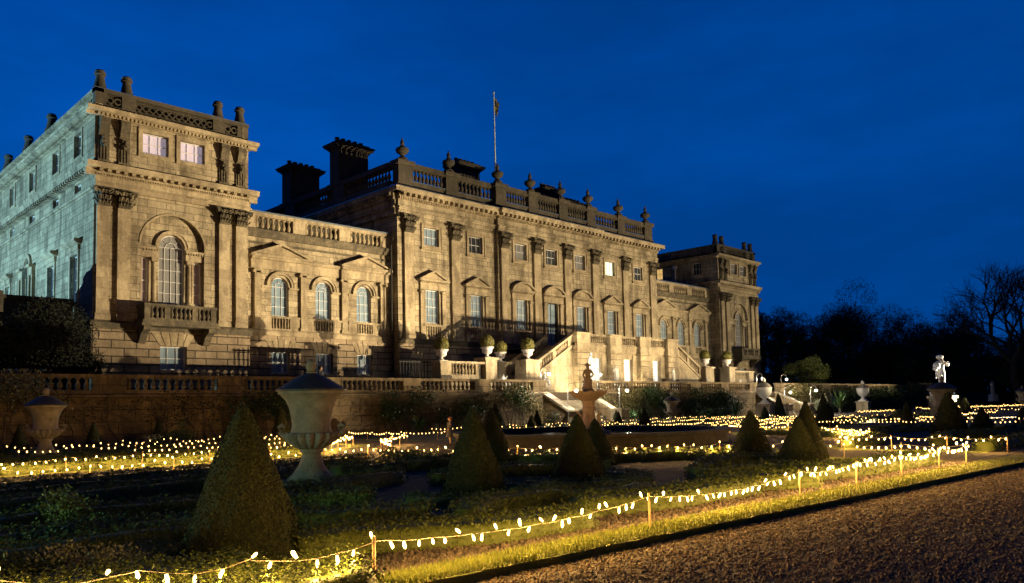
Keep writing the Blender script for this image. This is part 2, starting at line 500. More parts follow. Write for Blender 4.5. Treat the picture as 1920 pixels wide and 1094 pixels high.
def leaf_mesh(name, P, Nrm, size, aspect=0.5, tilt=0.9, base=None):
    """many small leaf quads; P points, Nrm rough facing"""
    P = np.asarray(P, float); n = len(P)
    d = rng.normal(size=(n, 3)); d /= np.linalg.norm(d, axis=1)[:, None]
    if Nrm is not None: d = np.asarray(Nrm) + d * tilt; d /= np.linalg.norm(d, axis=1)[:, None] + 1e-9
    t = rng.normal(size=(n, 3)); u = np.cross(d, t); u /= np.linalg.norm(u, axis=1)[:, None] + 1e-9
    w = np.cross(d, u)
    sz = (size * rng.uniform(0.6, 1.35, n))[:, None] if np.ndim(size) == 0 else (np.asarray(size) * rng.uniform(0.6, 1.35, n))[:, None]
    u = u * sz * 0.5; w = w * sz * 0.5 * aspect
    V = np.stack([P - u, P + w, P + u, P - w], 1).reshape(-1, 3)
    if base is not None:
        bv, bf = base; o = len(bv)
        V = np.concatenate([np.asarray(bv, float).reshape(-1, 3), V])
    else: bf = []; o = 0
    F = (np.arange(n * 4).reshape(n, 4) + o)
    me = bpy.data.meshes.new(name)
    loops = [i for f in bf for i in f]; starts = []; tot = []; c = 0
    for f in bf: starts.append(c); tot.append(len(f)); c += len(f)
    L = np.concatenate([np.array(loops, np.int32), F.ravel().astype(np.int32)])
    S = np.concatenate([np.array(starts, np.int32), (c + 4 * np.arange(n)).astype(np.int32)])
    me.vertices.add(len(V)); me.vertices.foreach_set('co', V.ravel().astype(np.float32))
    me.loops.add(len(L)); me.loops.foreach_set('vertex_index', L)
    me.polygons.add(len(S)); me.polygons.foreach_set('loop_start', S)
    me.update(calc_edges=True); me.validate()
    return me


def skin_mesh(name, nodes, edges, sub=2, root='pelvis'):
    """one continuous body grown over a skeleton"""
    bm = bmesh.new(); ly = bm.verts.layers.skin.verify(); V = {}
    for k, (x, y, z, r) in nodes.items():
        v = bm.verts.new((x, y, z)); v[ly].radius = (r, r); v[ly].use_root = (k == root); V[k] = v
    for a, b in edges: bm.edges.new((V[a], V[b]))
    me = bpy.data.meshes.new(name + '_skeleton'); bm.to_mesh(me); bm.free()
    o = bpy.data.objects.new(name + '_skeleton', me); COL.objects.link(o)
    m = o.modifiers.new('skin', 'SKIN'); m.use_smooth_shade = True
    s = o.modifiers.new('subsurf', 'SUBSURF'); s.levels = sub; s.render_levels = sub
    dg = bpy.context.evaluated_depsgraph_get(); dg.update()
    out = bpy.data.meshes.new_from_object(o.evaluated_get(dg)); out.name = name
    bpy.data.objects.remove(o); bpy.data.meshes.remove(me)
    return out


BODY_E = [('pelvis', 'belly'), ('belly', 'chest'), ('chest', 'neck'), ('neck', 'jaw'), ('jaw', 'head'), ('head', 'crown'),
          ('chest', 'sl'), ('sl', 'el'), ('el', 'wl'), ('wl', 'hl'), ('chest', 'sr'), ('sr', 'er'), ('er', 'wr'), ('wr', 'hr'),
          ('pelvis', 'pl'), ('pl', 'kl'), ('kl', 'al'), ('al', 'tl'), ('pelvis', 'pr'), ('pr', 'kr'), ('kr', 'ar'), ('ar', 'tr')]


def body_nodes(**over):
    """height 1, facing -y"""
    n = dict(pelvis=(0, 0, .52, .082), belly=(0, 0, .60, .074), chest=(0, .005, .73, .088), neck=(0, .0, .835, .034), jaw=(0, -.012, .875, .042),
             head=(0, -.008, .925, .060), crown=(0, 0, .965, .046),
             sl=(-.105, 0, .795, .042), el=(-.135, .015, .645, .030), wl=(-.14, -.02, .50, .021), hl=(-.14, -.03, .455, .022),
             sr=(.105, 0, .795, .042), er=(.135, .015, .645, .030), wr=(.14, -.02, .50, .021), hr=(.14, -.03, .455, .022),
             pl=(-.055, 0, .475, .066), kl=(-.058, -.01, .275, .043), al=(-.058, .01, .06, .027), tl=(-.062, -.06, .022, .022),
             pr=(.055, 0, .475, .066), kr=(.058, -.01, .275, .043), ar=(.058, .01, .06, .027), tr=(.062, -.06, .022, .022))
    n.update(over); return n


def add_fingers(me, nodes, k=1.0):
    """five unequal bent fingers on each hand, joined to the body mesh"""
    mb = MB()
    for w, h, sgn in (('wl', 'hl', -1), ('wr', 'hr', 1)):
        a = Vector(nodes[w][:3]); b = Vector(nodes[h][:3]); d = (b - a).normalized()
        side = d.cross(Vector((0, 1, 0))); side = side.normalized() if side.length > .1 else Vector((0, 0, 1))
        pn = d.cross(side).normalized()
        for i, ln in enumerate((.040, .047, .050, .043)):
            o = b + side * ((i - 1.5) * .0105)
            mb.tube([o, o + d * ln * .5, o + d * ln * .8 + pn * ln * .35, o + d * ln * .85 + pn * ln * .7], .006, 5, .0045)
        o = a + (b - a) * .6 + side * .02
        mb.tube([o, o + d * .018 + side * .014 + pn * .006, o + d * .034 + side * .014 + pn * .018], .0068, 5, .005)
    nv = len(me.vertices)
    V = [tuple(v.co) for v in me.vertices] + mb.v
    F = [tuple(p.vertices) for p in me.polygons] + [tuple(i + nv for i in f) for f in mb.f]
    out = bpy.data.meshes.new(me.name); out.from_pydata(V, [], F); out.update()
    out.polygons.foreach_set('use_smooth', [True] * len(out.polygons))
    return out


MIR = Matrix.Diagonal((-1, 1, 1, 1))


def side_matrix(X):
    """local (u, d, z) -> a wall in the plane x = X that faces -x; u = -y"""
    return Matrix(((0, 1, 0, X), (-1, 0, 0, 0), (0, 0, 1, 0), (0, 0, 0, 1)))


# ================================================================== SETTING
def sheet(name, x0, x1, y0, y1, z, mat):
    return structure(MB().quad((x0, y0, z), (x1, y0, z), (x1, y1, z), (x0, y1, z)).build(name, mat))


sheet('ground', -900, 1500, -600, 1500, -0.16, FIELD)
YU = lambda x: -42.37 - .041 * (np.clip(x, -56, -32) + 47.8)
YL = lambda x: -42.78 - .060 * (np.clip(x, -56, -32) + 48.2)
sheet('gravel_drive', -75, 60, -75, -42.2, -0.055, DRIVE)
structure(MB().add([(x, float(YU(x) + YL(x)) / 2, -.004) for x in (-75, -56, -32, 70)] + [(70, -13.4, -.004), (-75, -13.4, -.004)], [(0, 1, 2, 3, 4, 5)]).build('parterre_path', PATH))
vm = MB(); ex = np.concatenate([[-75], np.arange(-52, -30, .07), [70]]); ey = YL(ex) + .03 * np.array([noise.noise(Vector((x * 3.1, 0, 0))) + .6 * noise.noise(Vector((x * 11, 3, 0))) for x in ex])
for (xa, ya), (xb, yb) in zip(zip(ex, ey), zip(ex[1:], ey[1:])):
    vm.quad((xa, ya, .012), (xb, yb, .012), (xb, float(YU(xb)), .012), (xa, float(YU(xa)), .012)); vm.quad((xa, float(YU(xa)), -.02), (xa, float(YU(xa)), .012), (xb, float(YU(xb)), .012), (xb, float(YU(xb)), -.02)); vm.quad((xa, ya - .02, -.3), (xb, yb - .02, -.3), (xb, yb, .012), (xa, ya, .012))
structure(vm.build('grass_verge', LAWN))
structure(MB().box(-90, 90, -13.15, -0.6, -0.2, 2.15).box(-90, -41, -0.6, 40, -0.2, 2.149).box(41, 90, -0.6, 40, -0.2, 2.149).build('terrace_ground', PATH))

# ================================================================== THE HOUSE
house = thing('country_house', 'long floodlit classical stone mansion with pilasters, parapet urns and square end pavilions', 'mansion')


def window(parent, cx, z0, z1, w, y, arch=False, cols=3, rows=4, pane=None, M=None, name='window', mid=True, paint=None):
    M = M or Matrix.Identity(4); f = MB(M); g = MB(M)
    x0, x1 = cx - w / 2, cx + w / 2; r = w / 2; sp = z1 - r if arch else z1
    t = 0.055; b = 0.026
    f.box(x0, x0 + t, y - .05, y + .05, z0, sp); f.box(x1 - t, x1, y - .05, y + .05, z0, sp); f.box(x0 + t, x1 - t, y - .05, y + .05, z0, z0 + t * 1.3)
    if arch: f.arch_band(cx, sp, r - t, r, y - .05, y + .05, 14)
    else: f.box(x0 + t, x1 - t, y - .05, y + .05, z1 - t, z1)
    for i in range(1, cols):
        x = x0 + w * i / cols
        f.box(x - b / 2, x + b / 2, y - .025, y + .02, z0 + t, sp - (0 if arch else t))
    for j in range(1, rows + (1 if arch else 0)):
        z = z0 + (sp - z0) * j / rows; hh = b * (1.7 if (mid and j == rows // 2) else 1)
        f.box(x0 + t, x1 - t, y - .028, y + .022, z - hh / 2, z + hh / 2)
    if arch:
        for a in (45, 90, 135) if cols > 2 else (90,):
            c, s_ = math.cos(rad(a)), math.sin(rad(a)); r0 = r * .42
            f.tube([(cx + r0 * c, y, sp + r0 * s_), (cx + (r - t) * c, y, sp + (r - t) * s_)], b / 2, 4)
        f.arch_band(cx, sp, r * .42 - b / 2, r * .42 + b / 2, y - .02, y + .02, 8)
        N = 12; P = [(x0, z0), (x1, z0)] + [(cx + r * math.cos(math.pi * i / N), sp + r * math.sin(math.pi * i / N)) for i in range(N + 1)]
        g.yprism(P, y + .03, y + .045)
    else: g.box(x0, x1, y + .03, y + .045, z0, z1)
    fo = f.build(name, paint or PAINT, parent)
    g.build('pane', pane or PANE, fo)
    return fo


def frame_rect(mb, x0, x1, z0, z1, y0, y1, t):
    mb.box(x0 - t, x0, y0, y1, z0 - t, z1 + t); mb.box(x1, x1 + t, y0, y1, z0 - t, z1 + t)
    mb.box(x0, x1, y0, y1, z1, z1 + t); mb.box(x0, x1, y0, y1, z0 - t, z0)


def voussoirs(mb, cx, z0, z1, w, y, n=5):
    for i in range(n):
        a0 = (i / n - .5); a1 = ((i + 1) / n - .5); g = .03
        mb.yprism([(cx + a0 * w + g, z0), (cx + a1 * w - g, z0), (cx + a1 * w * 1.55 - g, z1), (cx + a0 * w * 1.55 + g, z1)], y - .03, y + .05)


def pediment(mb, cx, w, z0, h, y0, y1, curved=False, t=.16):
    """raking cornices over a flat cornice, tympanum set back"""
    mb.box(cx - w / 2, cx + w / 2, y0, y1, z0, z0 + t)
    if curved:
        R = (w * w / 4 + h * h) / (2 * h); a = math.asin(w / 2 / R)
        mb.arch_band(cx, z0 + t + h - R, R - t, R, y0, y1, 14, math.pi / 2 - a, math.pi / 2 + a)
        N = 12; P = [(cx - w / 2 + .1, z0 + t)] + [(cx + (R - .02) * math.sin(a * (2 * i / N - 1)) * .97, z0 + t * .6 + h - R + (R - .05) * math.cos(a * (2 * i / N - 1))) for i in range(N + 1)] + [(cx + w / 2 - .1, z0 + t)]
        mb.yprism(P, y0 + (y1 - y0) * .55, y1)
    else:
        for s in (-1, 1):
            mb.yprism([(cx + s * w / 2, z0 + t), (cx + s * (w / 2 - .30), z0 + t), (cx, z0 + t + h - t), (cx, z0 + t + h)], y0, y1)
        mb.yprism([(cx - w / 2 + .2, z0 + t), (cx + w / 2 - .2, z0 + t), (cx, z0 + t + h - .1)], y0 + (y1 - y0) * .55, y1)


def dentils(mb, x0, x1, y0, y1, z0, z1, step, duty=.55):
    n = max(1, int((x1 - x0) / step))
    for i in range(n):
        x = x0 + (x1 - x0) * (i + .5) / n
        mb.box(x - step * duty / 2, x + step * duty / 2, y0, y1, z0, z1)


def capital_mesh(w=.86, h=1.32, name='capital'):
    mb = MB(); a = w / 2
    mb.box(-a * .95, a * .95, -.1, .18, 0, h * .9)
    for tier, (z, lean, n) in enumerate(((.02, .16, 4), (h * .33, .27, 3), (h * .62, .36, 2))):
        for i in range(n):
            x = (i - (n - 1) / 2) * (w * 1.04 / n); ww = w / n * .42
            for s in (-1, 1):
                mb.add([(x, -.1, z), (x + s * ww, -.11, z + .02), (x + s * ww * 1.1, -.12 - lean * .5, z + h * .27), (x, -.16 - lean, z + h * .33), (x + s * ww * .6, -.10 - lean * 1.2, z + h * .22)],
                       [(0, 1, 2, 3), (3, 2, 4)])
    for s in (-1, 1):
        for z in (.05, h * .38): mb.add([(s * a, -.1, z), (s * a, .16, z), (s * (a + .22), .12, z + h * .33), (s * (a + .22), -.12, z + h * .33), (s * (a + .25), 0, z + h * .2)], [(0, 1, 2, 3), (3, 2, 4)])
        c = (s * (a + .17), -.25, h * .82)
        mb.tube([(c[0] - s * .02, c[1] - .09, c[2]), (c[0] + s * .06, c[1] + .09, c[2])], .13, 8)
        mb.tube([(s * .1, -.2, h * .55), (s * (a), -.3, h * .8), (s * (a + .2), -.3, h * .92)], .05, 5)
    mb.ball((0, -.26, h * .9), .10)
    mb.yprism([(-a - .30, h * .91), (a + .30, h * .91), (a + .34, h), (-a - .34, h)], -.36, .16)
    return mb.mesh(name)


CAP = capital_mesh(); CAPS = capital_mesh(.68, .98, 'pavilion_capital')


def baluster_mesh(h, r, n=8, name='baluster'):
    p = [(1.0, 0), (1.0, .08), (.55, .10), (.5, .16), (.95, .30), (1.0, .40), (.70, .58), (.42, .74), (.42, .82), (.75, .86), (.5, .89), (1.0, .92), (1.0, 1.0)]
    return MB().lathe([(r * a, h * z) for a, z in p], n).mesh(name, True)


BAL_ROOF = baluster_mesh(.98, .155); BAL_LINK = baluster_mesh(.86, .14); BAL_TER = baluster_mesh(.50, .105); BAL_PER = baluster_mesh(.60, .11)
BAL_PAV = baluster_mesh(.66, .12)


def bal_row(parent, me, mat, x0, x1, n, y, z, M=None):
    for i in range(n):
        p = Vector((x0 + (x1 - x0) * (i + .5) / n, y, z))
        if M is not None: p = M @ p
        link('baluster', me, mat, parent, p)


def blind_balusters(mb, x0, x1, n, y, z0, z1):
    """half balusters standing in a sunk panel"""
    h = z1 - z0; r = min(.085, (x1 - x0) / n * .36)
    for i in range(n):
        mb.lathe([(r, 0), (r * .5, .1 * h), (r, .36 * h), (r * .45, .8 * h), (r, h)], 6, (x0 + (x1 - x0) * (i + .5) / n, y, z0))


# ---------------------------------------------------------------- central block
WX = (-13.7, -9.0, -4.0, 0.0, 4.0, 9.0, 13.7); PX = (-16.05, -11.35, -6.1, -2.05, 2.05, 6.1, 11.35, 16.05)


def prj(x): return -.32 if abs(x) < 6.9 else 0.0


cb = MB()
for x0, x1 in ((-17, -6.75), (-6.75, 6.75), (6.75, 17)):
    y = prj((x0 + x1) / 2); ops = []
    for x in WX:
        if x0 < x < x1:
            ops.append((x - .75, x + .75, 14.0, 15.4, False))
            ops.append((x - .68, x + .68, 6.1 if x == 0 else 7.9, 10.5, False))
    cb.wall(x0, x1, 2.0, 18.0, y, ops, .30)
for s in (-1, 1): cb.quad((s * 6.75, -.32, 2), (s * 6.75, 0, 2), (s * 6.75, 0, 18), (s * 6.75, -.32, 18))
cb.quad((-17, 0, 2), (-17, 24, 2), (-17, 24, 18), (-17, 0, 18)); cb.quad((17, 0, 2), (17, 24, 2), (17, 24, 18), (17, 0, 18))
cb.quad((-17, 24, 2), (17, 24, 2), (17, 24, 18), (-17, 24, 18))
cb.build('central_block', STONE, house)
MB().box(-16.9, 16.9, .05, 23.9, 17.7, 17.95).yprism([(-15, 17.95), (15, 17.95), (11, 19.4), (-11, 19.4)], 3, 21).build('roof', SLATE, house)

# ground storey rusticated skin and string courses
rb = MB()
for x0, x1 in ((-17, -6.75), (-6.75, 6.75), (6.75, 17)):
    y = prj((x0 + x1) / 2)
    rb.box(x0, x1, y - .10, y - .002, 2.0, 6.2)
rb.build('rusticated_base', STONE_RUST, house)
sc = MB()
for x0, x1 in ((-17.08, -6.75), (-6.85, 6.85), (6.75, 17.08)):
    y = prj((x0 + x1) / 2)
    sc.xprism([(y, 6.2), (y - .20, 6.2), (y - .20, 6.5), (y - .12, 6.6), (y, 6.6)], x0, x1)
    for xa, xb in zip([x0] + [x - 1.3 for x in PX if x0 < x < x1][0:0], []): pass
sc.build('string_course', STONE_SOOT, house)

# entablature
en = MB(); dn = MB()
for x0, x1 in ((-17, -6.75), (-6.85, 6.85), (6.75, 17)):
    y = prj((x0 + x1) / 2); a = x0 - .02 if x0 == -17 else x0; b = x1 + .02 if x1 == 17 else x1
    en.xprism([(y, 16.05), (y - .22, 16.05), (y - .22, 16.28), (y - .27, 16.30), (y - .27, 16.5), (y - .36, 16.56), (y - .36, 16.62), (y - .20, 16.64), (y - .20, 17.16), (y, 17.16)], a, b)
    dn.box(a, b, y - .26, y, 17.16, 17.38)
    dentils(dn, a, b, y - .38, y - .26, 17.18, 17.36, .17, .55)
    dn.box(a, b, y - .36, y, 17.38, 17.66)
    dentils(dn, a, b, y - .72, y - .36, 17.42, 17.65, .52, .42)
    ov = .63 if abs(x0) == 17 or abs(x1) == 17 else 0
    dn.xprism([(y, 17.66), (y - .72, 17.66), (y - .76, 17.86), (y - .86, 17.98), (y, 18.02)], a - (ov if x0 == -17 else 0), b + (ov if x1 == 17 else 0))
for X, sg in ((-17, -1), (17, 1)):
    M = side_matrix(X) if sg < 0 else MIR @ side_matrix(-X)
    e2 = MB(M)
    e2.xprism([(0, 16.05), (-.22, 16.05), (-.22, 16.5), (-.36, 16.56), (-.36, 16.62), (-.20, 16.64), (-.20, 17.16), (0, 17.16)], -24, 0)
    e2.box(-24, 0, -.36, 0, 17.16, 17.66); e2.xprism([(0, 17.66), (-.62, 17.66), (-.63, 17.98), (0, 18.02)], -24, .8)
    dentils(e2, -24, 0, -.6, -.36, 17.42, 17.65, .52, .42)
    en.add(e2.v, e2.f)
en.build('architrave', STONE_SOOT if False else STONE, house)
dn.build('cornice', STONE_PALE, house)
lf = MB()
for x0, x1 in ((-17.62, -6.75), (-6.86, 6.86), (6.75, 17.62)):
    y = prj((x0 + x1) / 2)
    lf.xprism([(y - .06, 18.10), (y - .90, 17.99), (y - .90, 18.03), (y - .06, 18.15)], x0, x1)
lf.box(-17.65, -17.06, -.8, 24, 18.03, 18.07); lf.build('lead_flashing', LEAD, house)

# giant pilasters
for x in PX:
    y = prj(x); m = MB()
    m.box(x - .43, x + .43, y - .22, y, 7.0, 14.72); m.box(x - .52, x + .52, y - .32, y, 6.6, 6.78)
    m.xprism([(y, 6.78), (y - .31, 6.78), (y - .31, 6.88), (y - .25, 6.93), (y - .27, 7.0), (y, 7.0)], x - .5, x + .5)
    p = m.build('pilaster', STONE_PALE, house)
    link('capital', CAP, STONE_SOOT, p, (x, y - .22, 14.72))
    e = MB()
    # entablature breaks forward over each pilaster pair end
    if abs(x) > 15: pass

# windows of the central block
for i, x in enumerate(WX):
    y = prj(x)
    pu = {0: PANE, 5: PANE_GREEN}.get(i, PANE_GREY if i in (2, 4) else PANE_DARK)
    window(house, x, 14.0, 15.4, 1.5, y + .24, False, 3, 2, pu)
    m = MB(); frame_rect(m, x - .75, x + .75, 14.0, 15.4, y - .05, y + .03, .20); frame_rect(m, x - .95, x + .95, 13.8, 15.6, y - .11, y + .03, .08)
    m.box(x - 1.1, x + 1.1, y - .2, y, 13.62, 13.74)
    m.build('window_surround', STONE_PALE, house)
    if x == 0:
        window(house, x, 6.1, 10.5, 1.36, y + .24, False, 2, 4, PANE, name='door', paint=DARKPAINT)
    else:
        window(house, x, 7.9, 10.5, 1.36, y + .24, False, 3, 4, PANE)
    m = MB()
    m.box(x - .80, x - .68, y - .05, y + .02, 7.7, 10.5); m.box(x + .68, x + .80, y - .05, y + .02, 7.7, 10.5)
    for s in (-1, 1):
        m.box(x + s * 1.08 - .17, x + s * 1.08 + .17, y - .16, y, 6.98, 10.2)
        m.box(x + s * 1.08 - .24, x + s * 1.08 + .24, y - .24, y, 10.2, 10.42); m.ball((x + s * 1.27, y - .2, 10.3), .1); m.ball((x + s * .89, y - .2, 10.3), .1)
        m.box(x + s * 1.08 - .23, x + s * 1.08 + .23, y - .22, y, 6.62, 6.98)
    m.box(x - 1.26, x + 1.26, y - .16, y, 10.50, 10.98)
    dentils(m, x - 1.3, x + 1.3, y - .28, y - .16, 11.0, 11.1, .16)
    m.box(x - 1.3, x + 1.3, y - .2, y, 10.98, 11.12)
    pediment(m, x, 3.0, 11.12, .74, y - .46, y, abs(x) < 5)
    if x != 0:
        m.box(x - 1.0, x + 1.0, y - .24, y, 7.62, 7.78)
        m.box(x - .92, x - .74, y - .14, y, 6.62, 7.62); m.box(x + .74, x + .92, y - .14, y, 6.62, 7.62); m.box(x - .74, x + .74, y - .13, y, 6.62, 6.78)
        blind_balusters(m, x - .74, x + .74, 6, y - .07, 6.78, 7.62)
    m.build('window_surround', STONE_PALE, house)

# parapet of the central block
for i, x in enumerate(PX):
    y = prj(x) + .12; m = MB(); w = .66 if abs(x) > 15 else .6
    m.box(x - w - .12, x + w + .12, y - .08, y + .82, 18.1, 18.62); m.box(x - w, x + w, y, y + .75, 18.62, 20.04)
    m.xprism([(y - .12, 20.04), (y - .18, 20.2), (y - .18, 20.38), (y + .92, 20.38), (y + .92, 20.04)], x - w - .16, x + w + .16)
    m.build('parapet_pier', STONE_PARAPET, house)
for a, b in zip(PX, PX[1:]):
    y = prj((a + b) / 2) + .2; m = MB()
    x0, x1 = a + .6, b - .6
    m.box(x0, x1, y, y + .5, 18.1, 18.90); m.box(x0, x1, y - .04, y + .54, 19.90, 20.08); m.box(x0, x1, y - .1, y + .6, 20.08, 20.3)
    bo = m.build('balustrade', STONE_PARAPET, house)
    bal_row(bo, BAL_ROOF, STONE_PARAPET, x0 + .1, x1 - .1, 9 if abs((a + b) / 2) > 7 else 8, y + .25, 18.91)
    MB().box(x0, x1, y - .05, y - .01, 18.88, 18.93).build('lead_strip', LEAD, house)
# west and east parapets
for X, sg in ((-17, -1), (17, 1)):
    M = side_matrix(X) if sg < 0 else MIR @ side_matrix(-X)
    ys = [.4, 8.3, 16.2, 23.6]
    for k, (a, b) in enumerate(zip(ys, ys[1:])):
        m = MB(M); u0, u1 = -(b - .9), -(a + .75)
        m.box(u0, u1, .15, .65, 18.05, 18.9); m.box(u0, u1, .05, .75, 19.9, 20.3)
        m.box(u0 - 1.7, u0 - .02, .12, .7, 18.05, 20.1); m.box(u0 - 1.75, u0, .02, .8, 20.1, 20.38)
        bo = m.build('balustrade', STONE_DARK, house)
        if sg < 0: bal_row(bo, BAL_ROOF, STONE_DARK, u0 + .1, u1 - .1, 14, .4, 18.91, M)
FIN = MB().lathe([(.44, 0), (.44, .14), (.34, .2), (.40, .26), (.16, .42), (.14, .5), (.46, .72), (.53, .90), (.50, 1.02), (.30, 1.14), (.14, 1.22), (.19, 1.30), (.11, 1.36), (.17, 1.50), (.15, 1.60), (.05, 1.7), (.09, 1.76), (.02, 1.9)], 14).mesh('urn_finial', True)
for x in PX:
    link('urn_finial', FIN, STONE_DARK, house, (x, prj(x) + .5, 20.38))


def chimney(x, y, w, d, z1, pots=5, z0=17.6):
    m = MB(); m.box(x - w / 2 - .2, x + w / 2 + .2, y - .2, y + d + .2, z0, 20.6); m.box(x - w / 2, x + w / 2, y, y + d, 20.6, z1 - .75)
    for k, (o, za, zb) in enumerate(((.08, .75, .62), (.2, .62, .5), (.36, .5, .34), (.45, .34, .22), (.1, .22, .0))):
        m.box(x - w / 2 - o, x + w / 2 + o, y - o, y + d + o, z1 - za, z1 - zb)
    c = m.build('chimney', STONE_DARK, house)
    for i in range(pots):
        px_ = x - w / 2 + w * (i + .5) / pots
        MB().lathe([(.2, 0), (.17, .3), (.21, .34), (.21, .42)], 10, (px_, y + d / 2, z1)).build('chimney_pot', STONE_DARK, c)


chimney(-14.8, 9.0, 3.0, 1.4, 24.3); chimney(-14.8, 17.0, 3.0, 1.6, 24.2)
chimney(14.8, 9.0, 3.0, 1.4, 24.3); chimney(10.2, 8.4, 2.4, 1.4, 24.9); chimney(-2.2, 8.0, 2.6, 1.6, 25.0)
MB().tube([(-17.25, .35, 2.2), (-17.25, .35, 6.2), (-17.45, .2, 6.6), (-17.45, .2, 13.6), (-17.2, .3, 14.2)], .07, 8).build('drainpipe', IRON, house)


# ---------------------------------------------------------------- link wings and pavilions (built on the left, mirrored for the right)
def link_wing(M, right):
    Y = .9; WXL = (-26.2, -22.85, -19.45)
    w = MB(M)
    ops = [(x - .64, x + .64, 7.7, 10.35, True) for x in WXL] + [(x - .69, x + .69, 3.86, 5.3, False) for x in WXL]
    w.wall(-29.2, -16.9, 2.0, 13.5, Y, ops, .32)
    w.box(-29.2, -16.9, Y + .4, 20, 13.2, 13.4)
    part = w.build('link_wing', STONE, house)
    m = MB(M)
    xs = [-29.1] + [v for x in WXL for v in (x - .69, x + .69)] + [-17.0]
    for a, b in zip(xs[0::2], xs[1::2]): m.box(a, b, Y - .10, Y - .002, 3.86, 5.3)
    m.box(-29.1, -17.0, Y - .10, Y - .002, 2.0, 3.86); m.box(-29.1, -17.0, Y - .10, Y - .002, 5.3, 6.35)
    m.build('rusticated_base', STONE_RUST, house)
    for x in WXL: m = MB(M); voussoirs(m, x, 5.32, 6.1, 1.5, Y - .1); m.build('keystones', STONE_PALE, house)
    m = MB(M)
    m.xprism([(Y, 6.35), (Y - .22, 6.35), (Y - .22, 6.66), (Y - .14, 6.76), (Y, 6.76)], -29.15, -17)
    m.build('string_course', STONE_PALE, house)
    # order of little pilasters, entablature and two pediments
    for x in (-27.9, -24.5, -21.2, -17.85):
        m = MB(M)
        m.box(x - .23, x + .23, Y - .2, Y, 6.98, 10.5); m.box(x - .3, x + .3, Y - .27, Y, 6.76, 6.98)
        m.box(x - .3, x + .3, Y - .27, Y, 10.62, 10.78)
        for s in (-1, 1): m.tube([(x + s * .26, Y - .3, 10.57), (x + s * .26, Y - .02, 10.57)], .12, 8)
        m.build('small_pilaster', STONE_PALE, house)
    m = MB(M)
    for a, b, pr in ((-28.4, -24.15, .26), (-24.15, -21.5, .08), (-21.5, -17.25, .26)):
        m.xprism([(Y, 10.78), (Y - pr, 10.78), (Y - pr, 11.36), (Y - pr - .12, 11.42), (Y - pr - .22, 11.6), (Y, 11.64)], a, b)
    m.box(-29.15, -28.4, Y - .1, Y, 10.78, 11.62)
    m.build('wing_entablature', STONE_PALE, house)
    for cx in (-26.27, -19.38):
        m = MB(M); pediment(m, cx, 4.5, 11.55, .86, Y - .55, Y, False, .17); m.build('pediment', STONE_PALE, house)
    for x in WXL:
        m = MB(M)
        m.arch_band(x, 9.71, .82, .98, Y - .12, Y + .02, 16); m.arch_band(x, 9.71, .98, 1.03, Y - .17, Y + .02, 16)
        for a, b in ((x - 1.38, x - .66), (x + .66, x + 1.38)): m.box(a, b, Y - .12, Y, 9.56, 9.70)
        m.build('arch_hood', STONE_PALE, house); m = MB(M)
        m.box(x - 1.42, x + 1.42, Y - .18, Y, 7.54, 7.68)
        m.box(x - 1.42, x - .68, Y - .12, Y, 6.86, 7.54); m.box(x + .68, x + 1.42, Y - .12, Y, 6.86, 7.54); m.box(x - 1.42, x + 1.42, Y - .12, Y, 6.76, 6.86)
        blind_balusters(m, x - .66, x + .66, 6, Y - .06, 6.86, 7.54)
        m.build('balustrade_panel', STONE_PALE, house)
    for i, x in enumerate(WXL):
        window(house, x, 7.7, 10.35, 1.28, Y + .24, True, 3, 3, PANE, M, mid=False)
        window(house, x, 3.86, 5.3, 1.38, Y + .26, False, 3, 2, PANE, M)
    m = MB(M)
    m.xprism([(Y, 12.9), (Y - .12, 12.92), (Y - .2, 13.1), (Y - .34, 13.3), (Y - .34, 13.42), (Y, 13.46)], -29.15, -17)
    m.xprism([(Y, 12.45), (Y - .06, 12.45), (Y - .08, 12.6), (Y, 12.6)], -29.15, -17)
    m.build('attic_cornice', STONE_SOOT, house)
    m = MB(M); secs = ((-28.0, -25.25), (-24.3, -21.55), (-20.65, -17.95))
    ed = [-29.12] + [v for s in secs for v in s] + [-17.0]
    for a, b in zip(ed[0::2], ed[1::2]): m.box(a, b, Y - .08, Y + .42, 13.46, 14.32)
    m.box(-29.12, -17.0, Y - .14, Y + .5, 14.32, 14.56)
    bo = m.build('balustrade', STONE_PALE, house)
    for a, b in secs: bal_row(bo, BAL_LINK, STONE_PALE, a, b, 7, Y + .17, 13.46, M)
    MB(M).box(-29.12, -17.0, Y - .2, Y + .55, 14.56, 14.66).build('lead_coping', LEAD, house)
    MB(M).quad((-29.1, Y + .45, 13.46), (-17, Y + .45, 13.46), (-17, Y + .45, 14.32), (-29.1, Y + .45, 14.32)).build('parapet_back', STONE_DARK, house)


link_wing(Matrix.Identity(4), False); link_wing(MIR, True)

PFIN = MB().lathe([(.40, 0), (.40, .12), (.34, .2), (.27, .55), (.23, .80), (.24, .86), (.32, .90), (.32, .98), (.26, 1.0), (.29, 1.08), (.22, 1.18)], 12).mesh('finial', True)


